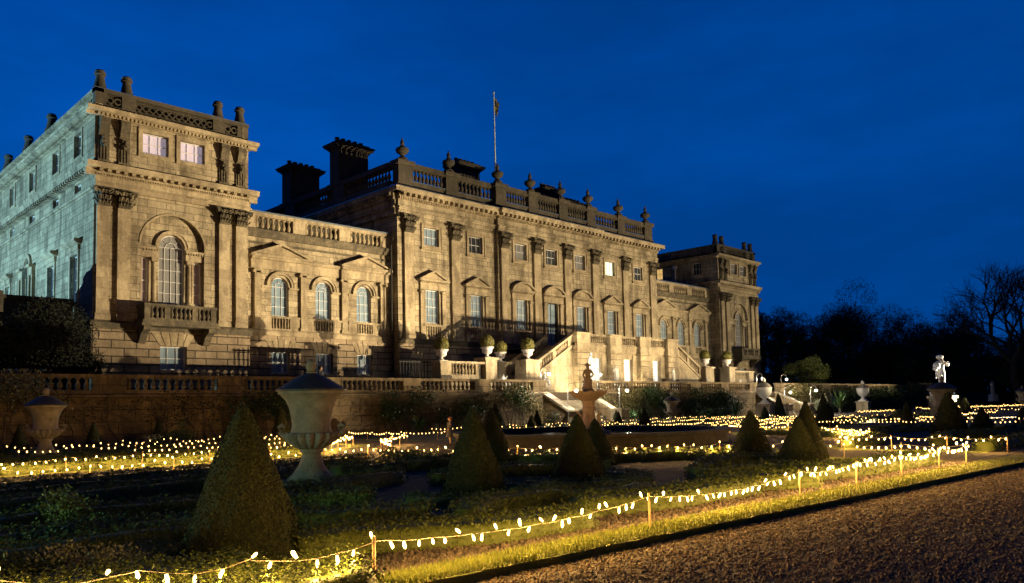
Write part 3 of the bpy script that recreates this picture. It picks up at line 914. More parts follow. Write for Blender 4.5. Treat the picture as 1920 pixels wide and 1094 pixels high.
def pavilion(M, right):
    Y = -.36; X0, X1 = -38.27, -29.13; CX = -33.85; D = 34.0
    front_ops = [(CX - 1.1 - .745, CX - 1.1 + .745, 16.6, 17.83, False), (CX + 1.1 - .745, CX + 1.1 + .745, 16.6, 17.83, False),
                 (CX - 1.87, CX + 1.87, 7.0, 13.12, True), (CX - .79, CX + .79, 3.86, 5.26, False)]
    w = MB(M); w.wall(X0, X1, 2.0, 18.9, Y, front_ops, .28)
    YR = Y + .28   # back plane of the great arch
    w.wall(CX - 1.87, CX + 1.87, 7.0, 13.12, YR, [(CX - .75, CX + .75, 7.8, 11.98, True), (CX - 1.80, CX - 1.34, 7.85, 10.45, False), (CX + 1.34, CX + 1.80, 7.85, 10.45, False)], .22)
    w.quad((X0, Y, 2), (X1, Y, 2), (X1, D, 2), (X0, D, 2)); w.quad((X0, D, 2), (X1, D, 2), (X1, D, 18.9), (X0, D, 18.9))
    # outer flank with its windows, and inner flank
    Mo = M @ side_matrix(X0); Mi = M @ side_matrix(X1)
    o = MB(Mo); oy = [2.55, 6.9, 12.2, 17.4, 22.6, 27.8]; lo = [2.9, 7.5, 18.2, 22.8, 27.4]
    oops = [(-y - .65, -y + .65, 16.5, 17.9, False) for y in oy] + [(-y - .62, -y + .62, 14.36, 14.90, False) for y in oy] + [(-y - .68, -y + .68, 7.9, 10.7, False) for y in lo] + [(-12.9 - .62, -12.9 + .62, 7.9, 12.0, True)]
    o.wall(-D, -Y, 2.0, 18.9, 0, oops, .3); w.add(o.v and [tuple(M.inverted() @ Vector(p)) for p in o.v], o.f)
    i_ = MB(Mi); ii = [(-2.45 - .65, -2.45 + .65, 16.5, 17.95, False), (-7.85 - .55, -7.85 + .55, 16.6, 18.0, False)] if right else []
    i_.wall(-D, -Y, 2.0, 18.9, 0, ii, -.3); w.add([tuple(M.inverted() @ Vector(p)) for p in i_.v], i_.f)
    w.box(X0 + .1, X1 - .1, Y + .1, D - .1, 18.5, 18.8)
    w.build('pavilion', STONE, house)
    # rusticated base with the low window, string, voussoirs
    m = MB(M)
    for a, b in ((X0 - .06, CX - .79), (CX + .79, X1 + .06)): m.box(a, b, Y - .14, Y - .002, 3.86, 5.26)
    m.box(X0 - .06, X1 + .06, Y - .14, Y - .002, 2.0, 3.86); m.box(X0 - .06, X1 + .06, Y - .14, Y - .002, 5.26, 6.12)
    m.box(X0 - .08, X0 - .002, Y - .14, D, 2.0, 6.12)
    m.build('rusticated_base', STONE_RUST, house)
    m = MB(M); m.xprism([(Y, 6.12), (Y - .30, 6.12), (Y - .30, 6.45), (Y - .2, 6.58), (Y, 6.6)], X0 - .2, X1 + .2)
    m.box(X0 - .2, X0, Y, D, 6.12, 6.55); m.build('string_course', STONE_SOOT, house)
    m = MB(M); voussoirs(m, CX, 5.3, 6.05, 1.7, Y - .14); m.build('keystones', STONE_PALE, house)
    window(house, CX, 3.86, 5.26, 1.58, Y + .2, False, 3, 2, PANE, M)
    # paired pilasters
    for x in (-37.82, -36.72, -30.78, -29.68):
        m = MB(M); m.box(x - .34, x + .34, Y - .2, Y, 6.98, 13.05); m.box(x - .42, x + .42, Y - .29, Y, 6.6, 6.78)
        m.xprism([(Y, 6.78), (Y - .28, 6.78), (Y - .28, 6.88), (Y - .23, 6.98), (Y, 6.98)], x - .4, x + .4)
        p = m.build('pilaster', STONE_PALE, house)
        c = link('capital', CAPS, STONE_SOOT, p, M @ Vector((x, Y - .2, 13.05)))
    # great arch moulding and the three-light window
    m = MB(M)
    m.arch_band(CX, 11.25, 1.87, 1.98, Y - .05, Y + .02, 24)
    m.arch_band(CX, 11.23, .76, .92, YR - .12, YR + .02, 18); m.arch_band(CX, 11.23, .92, 1.0, YR - .17, YR + .02, 18)
    for s in (-1, 1):
        a, b = sorted((CX + s * .78, CX + s * 1.86))
        m.box(a, b, YR - .16, YR, 10.5, 10.88); m.box(a - .03, b + .03, YR - .28, YR, 10.98, 11.12); dentils(m, a, b, YR - .24, YR - .16, 10.88, 10.98, .14)
        m.lathe([(.17, 0), (.17, .1), (.13, .14), (.115, 2.4), (.14, 2.44)], 10, (CX + s * 1.04, YR - .04, 7.82))
        m.box(CX + s * 1.04 - .2, CX + s * 1.04 + .2, YR - .26, YR, 10.3, 10.5)
        m.box(CX + s * 1.81 - .06, CX + s * 1.81 + .06, YR - .1, YR, 7.8, 10.5)
        m.box(CX + s * 1.27 - .06, CX + s * 1.27 + .06, YR - .05, YR + .02, 7.8, 10.5)
    m.build('venetian_surround', STONE_PALE, house)
    window(house, CX, 7.8, 11.98, 1.5, YR + .16, True, 4, 5, PANE_GREY, M, mid=False)
    for s in (-1, 1): window(house, CX + s * 1.57, 7.85, 10.45, .46, YR + .16, False, 1, 4, PANE_PINK if not right else PANE_GREY, M)
    # balcony on brackets
    m = MB(M); xa, xb, yb = CX - 2.08, CX + 2.08, -1.62
    m.box(xa - .18, xb + .18, yb - .12, Y, 6.32, 6.5); m.box(xa - .1, xb + .1, yb - .05, Y, 6.5, 6.66)
    m.box(xa, xb, yb, yb + .3, 6.66, 6.76); m.box(xa - .04, xb + .04, yb - .04, yb + .34, 7.44, 7.6)
    for x in (xa + .16, xa + 1.28, xb - 1.28, xb - .16): m.box(x - .16, x + .16, yb + .02, yb + .28, 6.76, 7.44)
    for x in (xa, xb - .3): m.box(x, x + .3, yb + .3, Y, 7.44, 7.6); m.box(x, x + .3, yb + .3, Y, 6.66, 6.76); m.box(x + .05, x + .25, yb + .35, Y - .05, 6.76, 7.44)
    for x in (xa + .2, xb - .2): m.xprism([(Y, 6.32), (yb + .1, 6.32), (yb + .1, 6.1), (yb + .55, 5.9), (Y - .35, 5.4), (Y, 5.35)], x - .2, x + .2)
    bo = m.build('balcony', STONE_SOOT, house)
    if not right:
        for a, b, n in ((xa + .32, xa + 1.12, 3), (xa + 1.44, xb - 1.44, 5), (xb - 1.12, xb - .32, 3)): bal_row(bo, BAL_PAV, STONE_SOOT, a, b, n, yb + .15, 6.77, M)
    else:
        for a, b, n in ((xa + .32, xa + 1.12, 3), (xa + 1.44, xb - 1.44, 5), (xb - 1.12, xb - .32, 3)): bal_row(bo, BAL_PAV, STONE_SOOT, a, b, n, yb + .15, 6.77, M)
    # main entablature around the block
    for Mx, u0, u1, ext in ((M, X0, X1, .52), (Mo, -D, -Y, 0), (Mi, -D, -Y, 0)):
        inner = Mx is Mi; sgn = -1 if not inner else 1
        y0 = Y if Mx is M else 0
        prof = lambda pts: [((y0 + (p if not inner else -p)), z) for p, z in pts]
        m = MB(Mx)
        if Mx is Mo: m.xprism(prof([(0, 14.0), (-.1, 14.0), (-.14, 14.12), (0, 14.16)]), u0, u1)
        else: m.xprism(prof([(0, 14.03), (-.2, 14.03), (-.2, 14.3), (-.28, 14.34), (-.28, 14.4), (-.16, 14.42), (-.16, 14.74), (0, 14.74)]), u0, u1)
        zl = 14.97 if Mx is Mo else 14.74
        m.xprism(prof([(0, zl), (-.24, zl), (-.24, 15.1), (-.52, 15.14), (-.56, 15.36), (-.6, 15.44), (0, 15.52)]), u0 - ext, u1 + ext)
        if not inner:
            dentils(m, u0, u1, y0 - .31, y0 - .24, zl + .03, zl + .12, .14); dentils(m, u0, u1, y0 - .5, y0 - .24, 14.97, 15.12, .42, .45)
        m.xprism(prof([(0, 18.2), (-.2, 18.2), (-.24, 18.36), (-.5, 18.42), (-.54, 18.56), (-.58, 18.62), (0, 18.7)]), u0 - ext, u1 + ext)
        if not inner: dentils(m, u0, u1, y0 - .34, y0 - .2, 18.22, 18.35, .22)
        m.build('cornice', STONE_PALE if Mx is M else STONE, house)
    # attic: windows, pendant brackets
    for s in (-1, 1):
        x = CX + s * 1.1
        window(house, x, 16.6, 17.83, 1.49, Y + .22, False, 3, 2, PANE_LILAC if not right else PANE_GREY, M)
        m = MB(M); frame_rect(m, x - .745, x + .745, 16.6, 17.83, Y - .08, Y + .02, .24); m.build('window_surround', STONE_PALE, house)
    for x in (-37.82, -36.72, -30.78, -29.68):
        m = MB(M); m.box(x - .3, x + .3, Y - .1, Y, 15.52, 18.2)
        m.xprism([(Y - .1, 18.15), (Y - .36, 18.12), (Y - .42, 17.8), (Y - .26, 17.45), (Y - .2, 17.2), (Y - .1, 17.15)], x - .26, x + .26)
        for k in range(7): m.ball((x + random.uniform(-.14, .14), Y - .2 - random.random() * .12, 16.95 - k * .07), .13, n=6)
        for s in (-1, 0, 1): m.box(x + s * .16 - .04, x + s * .16 + .04, Y - .17, Y - .1, 15.75, 16.5)
        m.box(x - .33, x + .33, Y - .18, Y, 15.52, 15.72)
        m.build('attic_bracket', STONE_SOOT, house)
    # pierced parapet
    m = MB(M); y0, y1 = Y + .02, Y + .4
    m.box(X0, X1, y0, y1, 18.68, 18.95); m.box(X0 - .04, X1 + .04, y0 - .06, y1 + .06, 19.64, 19.84)
    for a, b in ((X0, -37.66), (-36.84, -36.06), (-31.44, -30.66), (-29.84, X1)): m.box(a, b, y0, y1, 18.95, 19.64)
    for a, b, n in ((-37.66, -36.84, 2), (-36.06, -31.44, 12), (-30.66, -29.84, 2)):
        st = (b - a) / n
        for k in range(n):
            m.arch_band(a + st * (k + .5), 19.295, st * .33, st * .5, y0 + .05, y1 - .08, 12, 0, 2 * math.pi)
        m.box(a, b, y1 - .08, y1, 18.95, 19.64)
    m.build('pierced_parapet', STONE_PARAPET, house)
    m = MB(Mo); m.box(-D, -Y, .0, .4, 18.68, 18.95); m.box(-D, -Y + .04, -.04, .44, 19.64, 19.84)
    n = int(D / .385)
    m.box(-D, -Y - .4, .2, .4, 18.95, 19.64)
    for k in range(0, 60): m.arch_band(-Y - .8 - k * .385, 19.295, .127, .19, .05, .2, 8, 0, 2 * math.pi)
    m.build('pierced_parapet', STONE, house)
    m = MB(Mi); m.box(-D, -Y, -.4, 0, 18.68, 19.64); m.box(-D, -Y, -.44, .04, 19.64, 19.84); m.build('parapet', STONE_SOOT, house)
    MB(M).box(X0 - .05, X1 + .05, Y - .05, Y + .47, 19.84, 19.88).build('lead_coping', LEAD, house)
    for x in (-37.9, -36.45, -30.95, -29.5): link('finial', PFIN, STONE_DARK, house, M @ Vector((x, Y + .45, 19.86)))
    for y in (9.2, 14.7, 20.2): link('finial', PFIN, STONE_DARK, house, M @ Vector((X0 + .3, y, 19.86)))
    # flank windows
    if not right:
        for y in oy:
            window(house, -y, 16.5, 17.9, 1.3, .24, False, 2, 2, PANE_GREY, Mo); window(house, -y, 14.36, 14.90, 1.24, .24, False, 2, 1, PANE_DARK, Mo)
            m = MB(Mo); frame_rect(m, -y - .65, -y + .65, 16.5, 17.9, -.06, .02, .2); m.build('window_surround', STONE_PALE, house)
        for y in lo:
            window(house, -y, 7.9, 10.7, 1.36, .24, False, 3, 4, PANE, Mo)
            m = MB(Mo); frame_rect(m, -y - .68, -y + .68, 7.9, 10.7, -.08, .02, .2)
            m.box(-y - 1.0, -y + 1.0, -.14, 0, 10.9, 11.2); m.xprism([(0, 11.2), (-.2, 11.2), (-.42, 11.34), (-.42, 11.48), (0, 11.54)], -y - 1.25, -y + 1.25)
            m.build('window_surround', STONE_PALE, house)
        window(house, -12.9, 7.9, 12.0, 1.24, .24, True, 3, 4, PANE, Mo, mid=False)
        m = MB(Mo); m.arch_band(-12.9, 11.38, .64, .9, -.14, .02, 16)
        for s in (-1, 1):
            a, b = sorted((-12.9 + s * .64, -12.9 + s * 1.7)); m.box(a, b, -.22, 0, 10.7, 11.2); m.box(a - .05, b + .05, -.4, 0, 11.2, 11.38)
            m.box(-12.9 + s * .85 - .15, -12.9 + s * .85 + .15, -.2, 0, 7.8, 10.7); m.box(-12.9 + s * 1.6 - .12, -12.9 + s * 1.6 + .12, -.2, 0, 7.8, 10.7)
        m.build('venetian_surround', STONE_PALE, house)
    if right:
        # the flank that looks back along the house front
        Mr = side_matrix(29.13)
        window(house, -2.45, 16.5, 17.95, 1.3, .24, False, 3, 2, PANE_DARK, Mr); window(house, -7.85, 16.6, 18.0, 1.1, .24, False, 2, 2, PANE_ORANGE, Mr)
        m = MB(Mr); frame_rect(m, -2.45 - .65, -2.45 + .65, 16.5, 17.95, -.06, .02, .14); m.build('window_surround', STONE_PALE, house)
        m = MB(Mr); m.tube([(-5.38, -.12, 14.6), (-5.38, -.12, 17.6)], .07, 6); m.box(-5.6, -5.16, -.3, -.02, 17.6, 18.0); m.build('drainpipe', MARBLE, house)


pavilion(Matrix.Identity(4), False); pavilion(MIR, True)
chimney(25.0, 6.5, 2.6, 1.4, 20.2, 3, 13.4)

# flagpole with its limp flag
fp = thing('flagpole', 'tall white flagpole on the mansion roof with a small drooping flag', 'flagpole', (0, 6.7, 19.4))
MB().lathe([(.10, 0), (.085, 6), (.055, 12.6), (.05, 12.65), (.11, 12.72), (.11, 12.82), (.02, 12.9)], 8).lathe([(.14, 0), (.14, .5)], 8).build('pole', POLEPAINT, fp)
fm = MB(); nx, nz = 8, 10
gv = [(.08 + .62 * (i / nx) * (1 - .35 * (j / nz)), .10 * math.sin(i * 1.5 + j * .35), 12.35 - 1.5 * j / nz - .55 * (i / nx)) for j in range(nz + 1) for i in range(nx + 1)]
fm.add(gv, [(j * (nx + 1) + i, j * (nx + 1) + i + 1, (j + 1) * (nx + 1) + i + 1, (j + 1) * (nx + 1) + i) for j in range(nz) for i in range(nx)])
fo = fm.build('flag', FLAG, fp); sm = fo.modifiers.new('solid', 'SOLIDIFY'); sm.thickness = .012


# ================================================================== PERRON (double staircase in front of the door)
per = thing('entrance_staircase', 'pale stone double staircase with balustraded landing over three lit doors in front of the mansion', 'staircase')
Yp = -8.5
m = MB(); dops = [(x - .57, x + .57, 2.2, 4.95, False) for x in (-4.05, 0, 4.05)]
m.wall(-6.9, 6.9, 2.1, 5.42, Yp, dops, .35)
for s in (-1, 1): m.quad((s * 6.9, Yp, 2.1), (s * 6.9, -.3, 2.1), (s * 6.9, -.3, 6.0), (s * 6.9, Yp, 6.0))
m.box(-6.9, 6.9, Yp + .1, -.33, 5.6, 5.95)
m.build('landing', STONE_PALE, per)
for x in (-6.1, -2.02, 2.02, 6.1):
    m = MB()
    for k in range(7): m.box(x - .78, x + .78, Yp - .40, Yp - .002, 2.1 + k * .46, 2.1 + k * .46 + .425)
    m.box(x - .9, x + .9, Yp - .52, Yp - .003, 5.32, 5.44)
    m.build('rusticated_pier', STONE_PALE, per)
for xa, xb in ((-5.3, -4.62), (-3.48, -2.8), (-1.24, -.57), (.57, 1.24), (2.8, 3.48), (4.62, 5.3)):
    m = MB()
    for k in range(7): m.box(xa + .015, xb - .015, Yp - .06, Yp - .002, 2.1 + k * .46, 2.1 + k * .46 + .43)
    m.build('door_jamb', STONE_PALE, per)
m = MB()
for x in (-6.1, -2.02, 2.02, 6.1): m.box(x - .85, x + .85, Yp - .46, Yp - .01, 5.44, 6.02); m.box(x - .80, x + .80, Yp - .40, Yp + .1, 6.02, 6.72); m.box(x - .88, x + .88, Yp - .48, Yp + .16, 6.72, 6.86)
m.box(-6.9, 6.9, Yp - .12, Yp + .3, 5.42, 5.85); m.box(-6.95, 6.95, Yp - .2, Yp + .3, 5.85, 6.02)
m.box(-6.9, 6.9, Yp - .06, Yp + .32, 6.02, 6.14); m.box(-6.9, 6.9, Yp - .12, Yp + .38, 6.68, 6.82)
for a, b in ((-5.3, -2.9), (-1.2, 1.2), (2.9, 5.3)):
    m.box(a - .1, a + .16, Yp - .02, Yp + .28, 6.14, 6.68); m.box(b - .16, b + .1, Yp - .02, Yp + .28, 6.14, 6.68)
pb = m.build('landing_balustrade', STONE_PALE, per)
for a, b in ((-5.1, -3.1), (-1.02, 1.02), (3.1, 5.1)): bal_row(pb, baluster_mesh(.54, .10), STONE_PALE, a, b, 8, Yp + .13, 6.14)
for x in (-4.05, 0, 4.05): window(per, x, 2.2, 4.95, 1.14, Yp + .25, False, 2, 4, PANE_WHITE, name='door')
for s in (-1, 1):
    M = Matrix.Identity(4) if s < 0 else MIR
    m = MB(M)  # carriage of the flight: wall under the stair and the steps
    m.yprism([(-12.0, 2.1), (-6.9, 2.1), (-6.9, 5.9), (-12.0, 3.05)], Yp + .05, Yp + .34)
    m.yprism([(-13.6, 2.1), (-6.9, 2.1), (-6.9, 5.9), (-13.6, 2.1)], -5.85, -5.6)
    N = 23
    for k in range(N):
        z = 2.15 + (5.95 - 2.15) * (k + 1) / N; x = -13.6 + (6.7) * k / N
        m.box(x, -6.9, Yp + .3, -5.85, z - .17, z)
    m.build('stair_flight', STONE_PALE, per)
    for y in (Yp + .0, -5.85):
        m = MB(M)
        m.yprism([(-11.2, 4.48), (-11.2, 4.30), (-7.2, 6.42), (-6.9, 6.68), (-6.9, 6.84), (-7.15, 6.62)], y - .08, y + .36)
        m.yprism([(-11.2, 3.62), (-11.2, 3.42), (-6.9, 5.78), (-6.9, 5.98)], y - .06, y + .34)
        for xa, xb in ((-7.5, -6.9), (-9.25, -8.95), (-11.2, -10.9)):
            f = lambda x, z: z + (x + 11.2) * .549
            m.yprism([(xa, f(xa, 3.6)), (xb, f(xb, 3.6)), (xb, f(xb, 4.32)), (xa, f(xa, 4.32))], y + .0, y + .3)
        ob = m.build('stair_balustrade', STONE_PALE, per)
        for a, b in ((-8.9, -7.55), (-10.85, -9.3)):
            for k in range(6):
                x = a + (b - a) * (k + .5) / 6; z = 3.62 + (x + 11.2) * .549
                link('baluster', BAL_PER, STONE_PALE, ob, M @ Vector((x, y + .14, z)), scale=(.9, .9, 1.17))
    for y in (Yp, -5.7):
        m = MB(M)
        m.box(-12.65, -11.2, y - .5, y + .6, 2.1, 4.42); m.box(-12.75, -11.1, y - .6, y + .7, 4.42, 4.58); m.box(-12.75, -11.1, y - .58, y + .68, 2.1, 2.45)
        m.build('pedestal', STONE_PALE, per)

# low court walls either side of the staircase
for s, nm in ((-1, 'short balustraded court wall with two urn pedestals left of the entrance staircase'), (1, 'square stone urn pedestal and court wall right of the entrance staircase')):
    M = Matrix.Identity(4) if s < 0 else MIR
    t = thing('court_wall', nm, 'wall')
    m = MB(M)
    m.box(-16.55, -15.5, Yp - .5, Yp + .5, 2.1, 4.46); m.box(-16.66, -15.38, Yp - .6, Yp + .6, 4.46, 4.62); m.build('pedestal', STONE_PALE, t)
    m = MB(M)
    m.box(-20.4, -19.5, Yp - .4, Yp + .45, 2.1, 4.16); m.box(-20.5, -16.6, Yp - .45, Yp + .5, 4.16, 4.30); m.box(-19.5, -16.6, Yp - .1, Yp + .2, 2.1, 3.45); m.box(-17.1, -16.6, Yp - .1, Yp + .2, 3.45, 4.16)
    bo = m.build('balustrade', STONE_PALE, t)
    bal_row(bo, baluster_mesh(.71, .11), STONE_PALE, -19.45, -17.15, 8, Yp + .05, 3.45, M)
    m = MB(M)
    m.box(-23.0, -20.6, Yp + .5, Yp + .56, 4.2, 4.28); m.box(-23.0, -20.6, Yp + .5, Yp + .56, 2.4, 2.46)
    for k in range(10): m.tube([(-22.9 + k * .24, Yp + .53, 2.15), (-22.9 + k * .24, Yp + .53, 4.35)], .035, 5)
    m.build('railing', IRON, t)

# planter urns with clipped balls
PU = MB().lathe([(.26, 0), (.26, .06), (.10, .14), (.085, .22), (.12, .25), (.26, .32), (.36, .42), (.33, .50), (.36, .60), (.47, .70), (.47, .74), (.38, .74), (.36, .66), (.02, .64)], 16, flute=.06, nf=14).mesh('bowl', True)


def ball_mesh(r):
    n = 900; d = rng.normal(size=(n, 3)); d /= np.linalg.norm(d, axis=1)[:, None]
    core = MB().ball((0, 0, 0), r * .95, n=14)
    return leaf_mesh('leaves', d * r, d, .10, .6, .8, (core.v, core.f))


BALLM = ball_mesh(.5)
urn_spots = [(-20.0, Yp, 4.30, 'on the low court wall, farthest left of the row'), (-15.95, Yp, 4.62, 'on the square pedestal beside the dark stair entrance'),
             (-11.95, Yp, 4.58, 'at the foot of the lit left stair rail'), (11.95, Yp, 4.58, 'on the pedestal at the foot of the right stair rail'),
             (15.95, Yp, 4.62, 'on the lone pedestal below the right pavilion'), (-11.95, -5.7, 4.58, 'in shadow on the rear pedestal behind the dark stairs')]
for i, (x, y, z, lb) in enumerate(urn_spots):
    k = 1.0
    t = thing('planter_urn', 'white planter urn ' + lb, 'urn', (x, y, z), group='white planter urns on the staircase pedestals')
    link('bowl', PU, WHITEURN, t); MB().box(-.3, .3, -.3, .3, 0, .05).build('foot_slab', WHITEURN, t)
    o = link('topiary_ball', BALLM, GOLDLEAF, None, (x, y, z + 1.08), rz=i)
    tag(o, 'round bush in the urn ' + lb, 'topiary', 'round bushes in the planter urns')

# ================================================================== TERRACE WALL, BALUSTRADE, GARDEN STEPS
Yt = -13.4


def terrace(label, x0, x1, panels, baluster=True):
    t = thing('terrace_wall', label, 'wall', (0, 0, 0))
    MB().box(x0, x1, Yt, Yt + .42, -.3, 2.16).build('retaining_wall', STONE_TERRACE, t)
    m = MB(); m.xprism([(Yt + .4, 1.86), (Yt - .06, 1.86), (Yt - .16, 1.98), (Yt - .16, 2.1), (Yt - .04, 2.16), (Yt + .4, 2.16)], x0, x1)
    m.box(x0, x1, Yt - .02, Yt + .36, 2.16, 2.29); m.build('plinth', STONE_TERRACE, t)
    m = MB(); m.box(x0 - .04, x1 + .04, Yt - .08, Yt + .42, 2.79, 2.93); m.build('coping', STONE_TERRACE, t)
    ed = [x0] + [v for p in panels for v in p[:2]] + [x1]
    for a, b in zip(ed[0::2], ed[1::2]):
        if b - a > .05: MB().box(a, b, Yt - .03, Yt + .37, 2.29, 2.79).build('pier', STONE_TERRACE, t)
    for p in panels:
        n = max(4, round((p[1] - p[0]) / .31)); bal_row(t, BAL_TER, STONE_TERRACE, p[0], p[1], n, Yt + .17, 2.29)


terrace('long terrace retaining wall with balustrade running left from the central garden steps', -62, -15.5,
        [(-55.6, -51.8), (-50.8, -47.0), (-46.0, -42.2), (-40.9, -37.05), (-35.8, -32.15), (-30.72, -26.8), (-25.65, -21.6), (-20.4, -16.7)])
terrace('brightly lit balustraded terrace wall between the two flights of garden steps', -11.3, 12.3, [(-10.3, -6.75), (-6.1, -2.75), (-1.4, 1.5), (3.07, 6.2), (7.5, 11.0)])
terrace('terrace retaining wall running right from the right garden steps towards the trees', 16.4, 66, [(17.6, 20.6), (22, 26), (28, 32), (34, 38), (40, 44), (46, 50)])


def garden_steps(label, xa, xb):
    t = thing('garden_steps', label, 'steps', (0, 0, 0))
    m = MB(); N = 12; ya, yb = -12.0, -15.7
    for k in range(N): m.box(xa + .15, xb - .15, yb + (ya - yb) * k / N, ya, 2.15 * k / N - .02, 2.15 * (k + 1) / N)
    m.build('step_flight', STONE_PALE, t)
    for x in (xa - .3, xb - .25):
        w = .55
        m = MB(); m.xprism([(-12.0, -.1), (-12.0, 2.0), (-13.3, 2.0), (-15.6, .85), (-15.6, -.1)], x, x + w); m.build('cheek_wall', STONE_TERRACE, t)
        m = MB(); m.xprism([(-12.0, 2.0), (-12.0, 2.14), (-13.35, 2.14), (-15.65, .99), (-15.65, .85), (-13.3, 2.0)], x - .07, x + w + .07)
        m.build('cheek_coping', STONE, t)
        m = MB(); m.box(x - .15, x + w + .15, -16.5, -15.6, -.1, .9); m.box(x - .22, x + w + .22, -16.57, -15.55, .9, 1.02); m.build('end_pier', STONE, t)
    MB().box(xa, xb, -12.0, -11.6, -.2, 2.14).build('landing_riser', STONE_PALE, t)


garden_steps('stone garden steps between lamp posts behind the fountain', -15.5, -11.3)
garden_steps('stone garden steps at the right end of the lit terrace wall', 12.3, 16.4)
# far right stair wing
t = thing('stair_wing', 'small far stone stair wing behind the lidded urn beside the white statue', 'wall', (57, -13.4, 0))
MB().box(0, 1.6, -.8, .4, 0, 3.0).box(-.1, 1.7, -.9, .5, 3.0, 3.15).build('pier', STONE_PALE, t)
MB().yprism([(-.6, 0), (-.6, 2.2), (3.5, .9), (3.5, 0)], -1.4, -1.0).build('cheek_wall', STONE_PALE, t)
# west terrace wall beside the left pavilion
t = thing('side_wall', 'dark stone wall with coping running left from the left pavilion behind the yew', 'wall', (0, 0, 0))
MB().box(-52, -38.4, 2.6, 3.0, 2.1, 7.85).build('wall', STONE_DARK, t); MB().box(-52, -38.4, 2.5, 3.1, 7.85, 8.05).box(-42.9, -41.9, 2.45, 3.15, 2.1, 8.25).build('coping', STONE_DARK, t)


# ---------------------------------------------------------------- lamps on crooked poles
def hook_lamp(x, y, z0, h, label, side=1):
    t = thing('garden_lamp', label, 'lamp', (x, y, z0), rz=-.8, group='crook lamps beside the garden steps')
    pts = [(0, 0, 0), (0, 0, h - .3)] + [(side * (.26 - .26 * math.cos(a)), 0, h - .3 + .3 * math.sin(a)) for a in np.linspace(.2, math.pi * .96, 9)]
    MB().tube(pts, .022, 6).lathe([(.12, 0), (.12, .03), (.03, .05)], 8).build('pole', STEEL, t)
    MB().lathe([(.02, 0), (.10, -.04), (.11, -.10)], 10, (side * .52, 0, h - .32)).build('shade', STEEL, t)
    MB().ball((side * .52, 0, h - .46), .075, n=16).build('globe', GLOBE, t)


hook_lamp(-15.6, -13.1, 2.15, 1.62, 'lit crook lamp on the terrace left of the garden steps behind the fountain')
hook_lamp(-10.35, -13.1, 2.15, 1.66, 'lit crook lamp on the terrace behind the fountain statue')
hook_lamp(-16.6, -16.2, 0, 2.62, 'lit crook lamp standing just left of the fountain bowl')
hook_lamp(-11.5, -16.2, 0, 2.62, 'lit crook lamp right of the fountain against the climbers')
hook_lamp(12.95, -13.1, 2.15, 1.6, 'lit crook lamp on the terrace behind the pale covered urn')
hook_lamp(18.1, -12.9, 2.15, 1.6, 'lit crook lamp on the terrace at the top right of the right garden steps')
hook_lamp(11.6, -16.3, 0, 2.45, 'lit crook lamp low at the foot of the right garden steps')
hook_lamp(16.7, -16.3, 0, 2.6, 'lit crook lamp against the shrubs right of the right garden steps')


# ---------------------------------------------------------------- floodlights
def floodlight(x, y, aim, power, colour, cone, label):
    t = thing('floodlight', label, 'floodlight', (x, y, 0), group='floodlights hidden among the beds')
    MB().box(-.32, .32, -.32, -.1, .22, .62).box(-.32, .32, -.1, .05, .22, .27).box(-.36, -.32, -.32, .05, .2, .64).box(.32, .36, -.32, .05, .2, .64).box(-.04, .04, -.2, -.14, 0, .22).build('housing', IRON, t)
    MB().box(-.75, .75, .5, .52, 0, .500).build('glare_shield', IRON, t)
    ld = bpy.data.lights.new('flood_beam', 'SPOT'); ld.energy = power; ld.color = colour; ld.spot_size = rad(cone); ld.spot_blend = .8; ld.shadow_soft_size = .03
    lo = bpy.data.objects.new('flood_beam', ld); COL.objects.link(lo); lo.parent = t; lo.location = (0, 0, .45)
    d = Vector((aim - x, -y, 8.5 - .45)); lo.rotation_euler = d.to_track_quat('-Z', 'Y').to_euler()


for (x, y, aim, pw, c, cone), lb in zip(FLOODS, ('low floodlight box facing the left pavilion', 'low floodlight box facing the left wing', 'low floodlight box facing the middle of the mansion', 'low floodlight box facing the right pavilion')):
    floodlight(x, y, aim, pw, c, cone, lb)


def spot(name, label, loc, aim, power, colour, size=40, soft=.08, shape=True):
    t = thing(name, label, 'floodlight', loc)
    MB().lathe([(.02, -.16), (.11, -.14), (.12, .0), (.10, .0)], 12, (0, 0, .22)).box(-.03, .03, -.03, .03, 0, .1).build('housing', IRON, t)
    ld = bpy.data.lights.new('flood_beam', 'SPOT'); ld.energy = power; ld.color = colour; ld.spot_size = rad(size); ld.spot_blend = .6; ld.shadow_soft_size = soft
    lo = bpy.data.objects.new('flood_beam', ld); COL.objects.link(lo); lo.parent = t; lo.location = (0, 0, .26)
    lo.rotation_euler = (Vector(aim) - Vector(loc)).to_track_quat('-Z', 'Y').to_euler()
    return t


spot('floodlight', 'floodlight throwing cold green light on the left flank of the mansion', (-64, 14, 2.6), (-38, 13, 12.5), 92000, (.38, .78, 1.0), 120, .15)
spot('uplight', 'small ground uplight against the left stair wall', (-8.6, -10.2, 2.15), (-7.6, -8.5, 4.0), 900, (1.0, .80, .46), 150, .12)
spot('uplight', 'small ground uplight before the middle lit door', (0.4, -10.2, 2.15), (0.3, -8.5, 4.0), 700, (1.0, .80, .46), 150, .12)
spot('floodlight', 'dim greenish spotlight washing the beds at the left edge', (-56.5, -37.5, .3), (-50.2, -39.6, .3), 1700, (.55, 1.0, .62), 80, .1)
spot('floodlight', 'small spotlight trained on the white garden statue', (-8.5, -35.5, 0), (-3.2, -33, 3.0), 400, (.95, .97, 1.0), 50)
t = thing('floodlight', 'small bright ground light at the foot of the ivy below the terrace', 'floodlight', (2.2, -19.5, 0))
MB().box(-.14, .14, -.05, .1, 0, .26).build('housing', IRON, t); MB().box(-.11, .11, -.065, -.05, .06, .22).build('glass', FLOODGLASS, t)

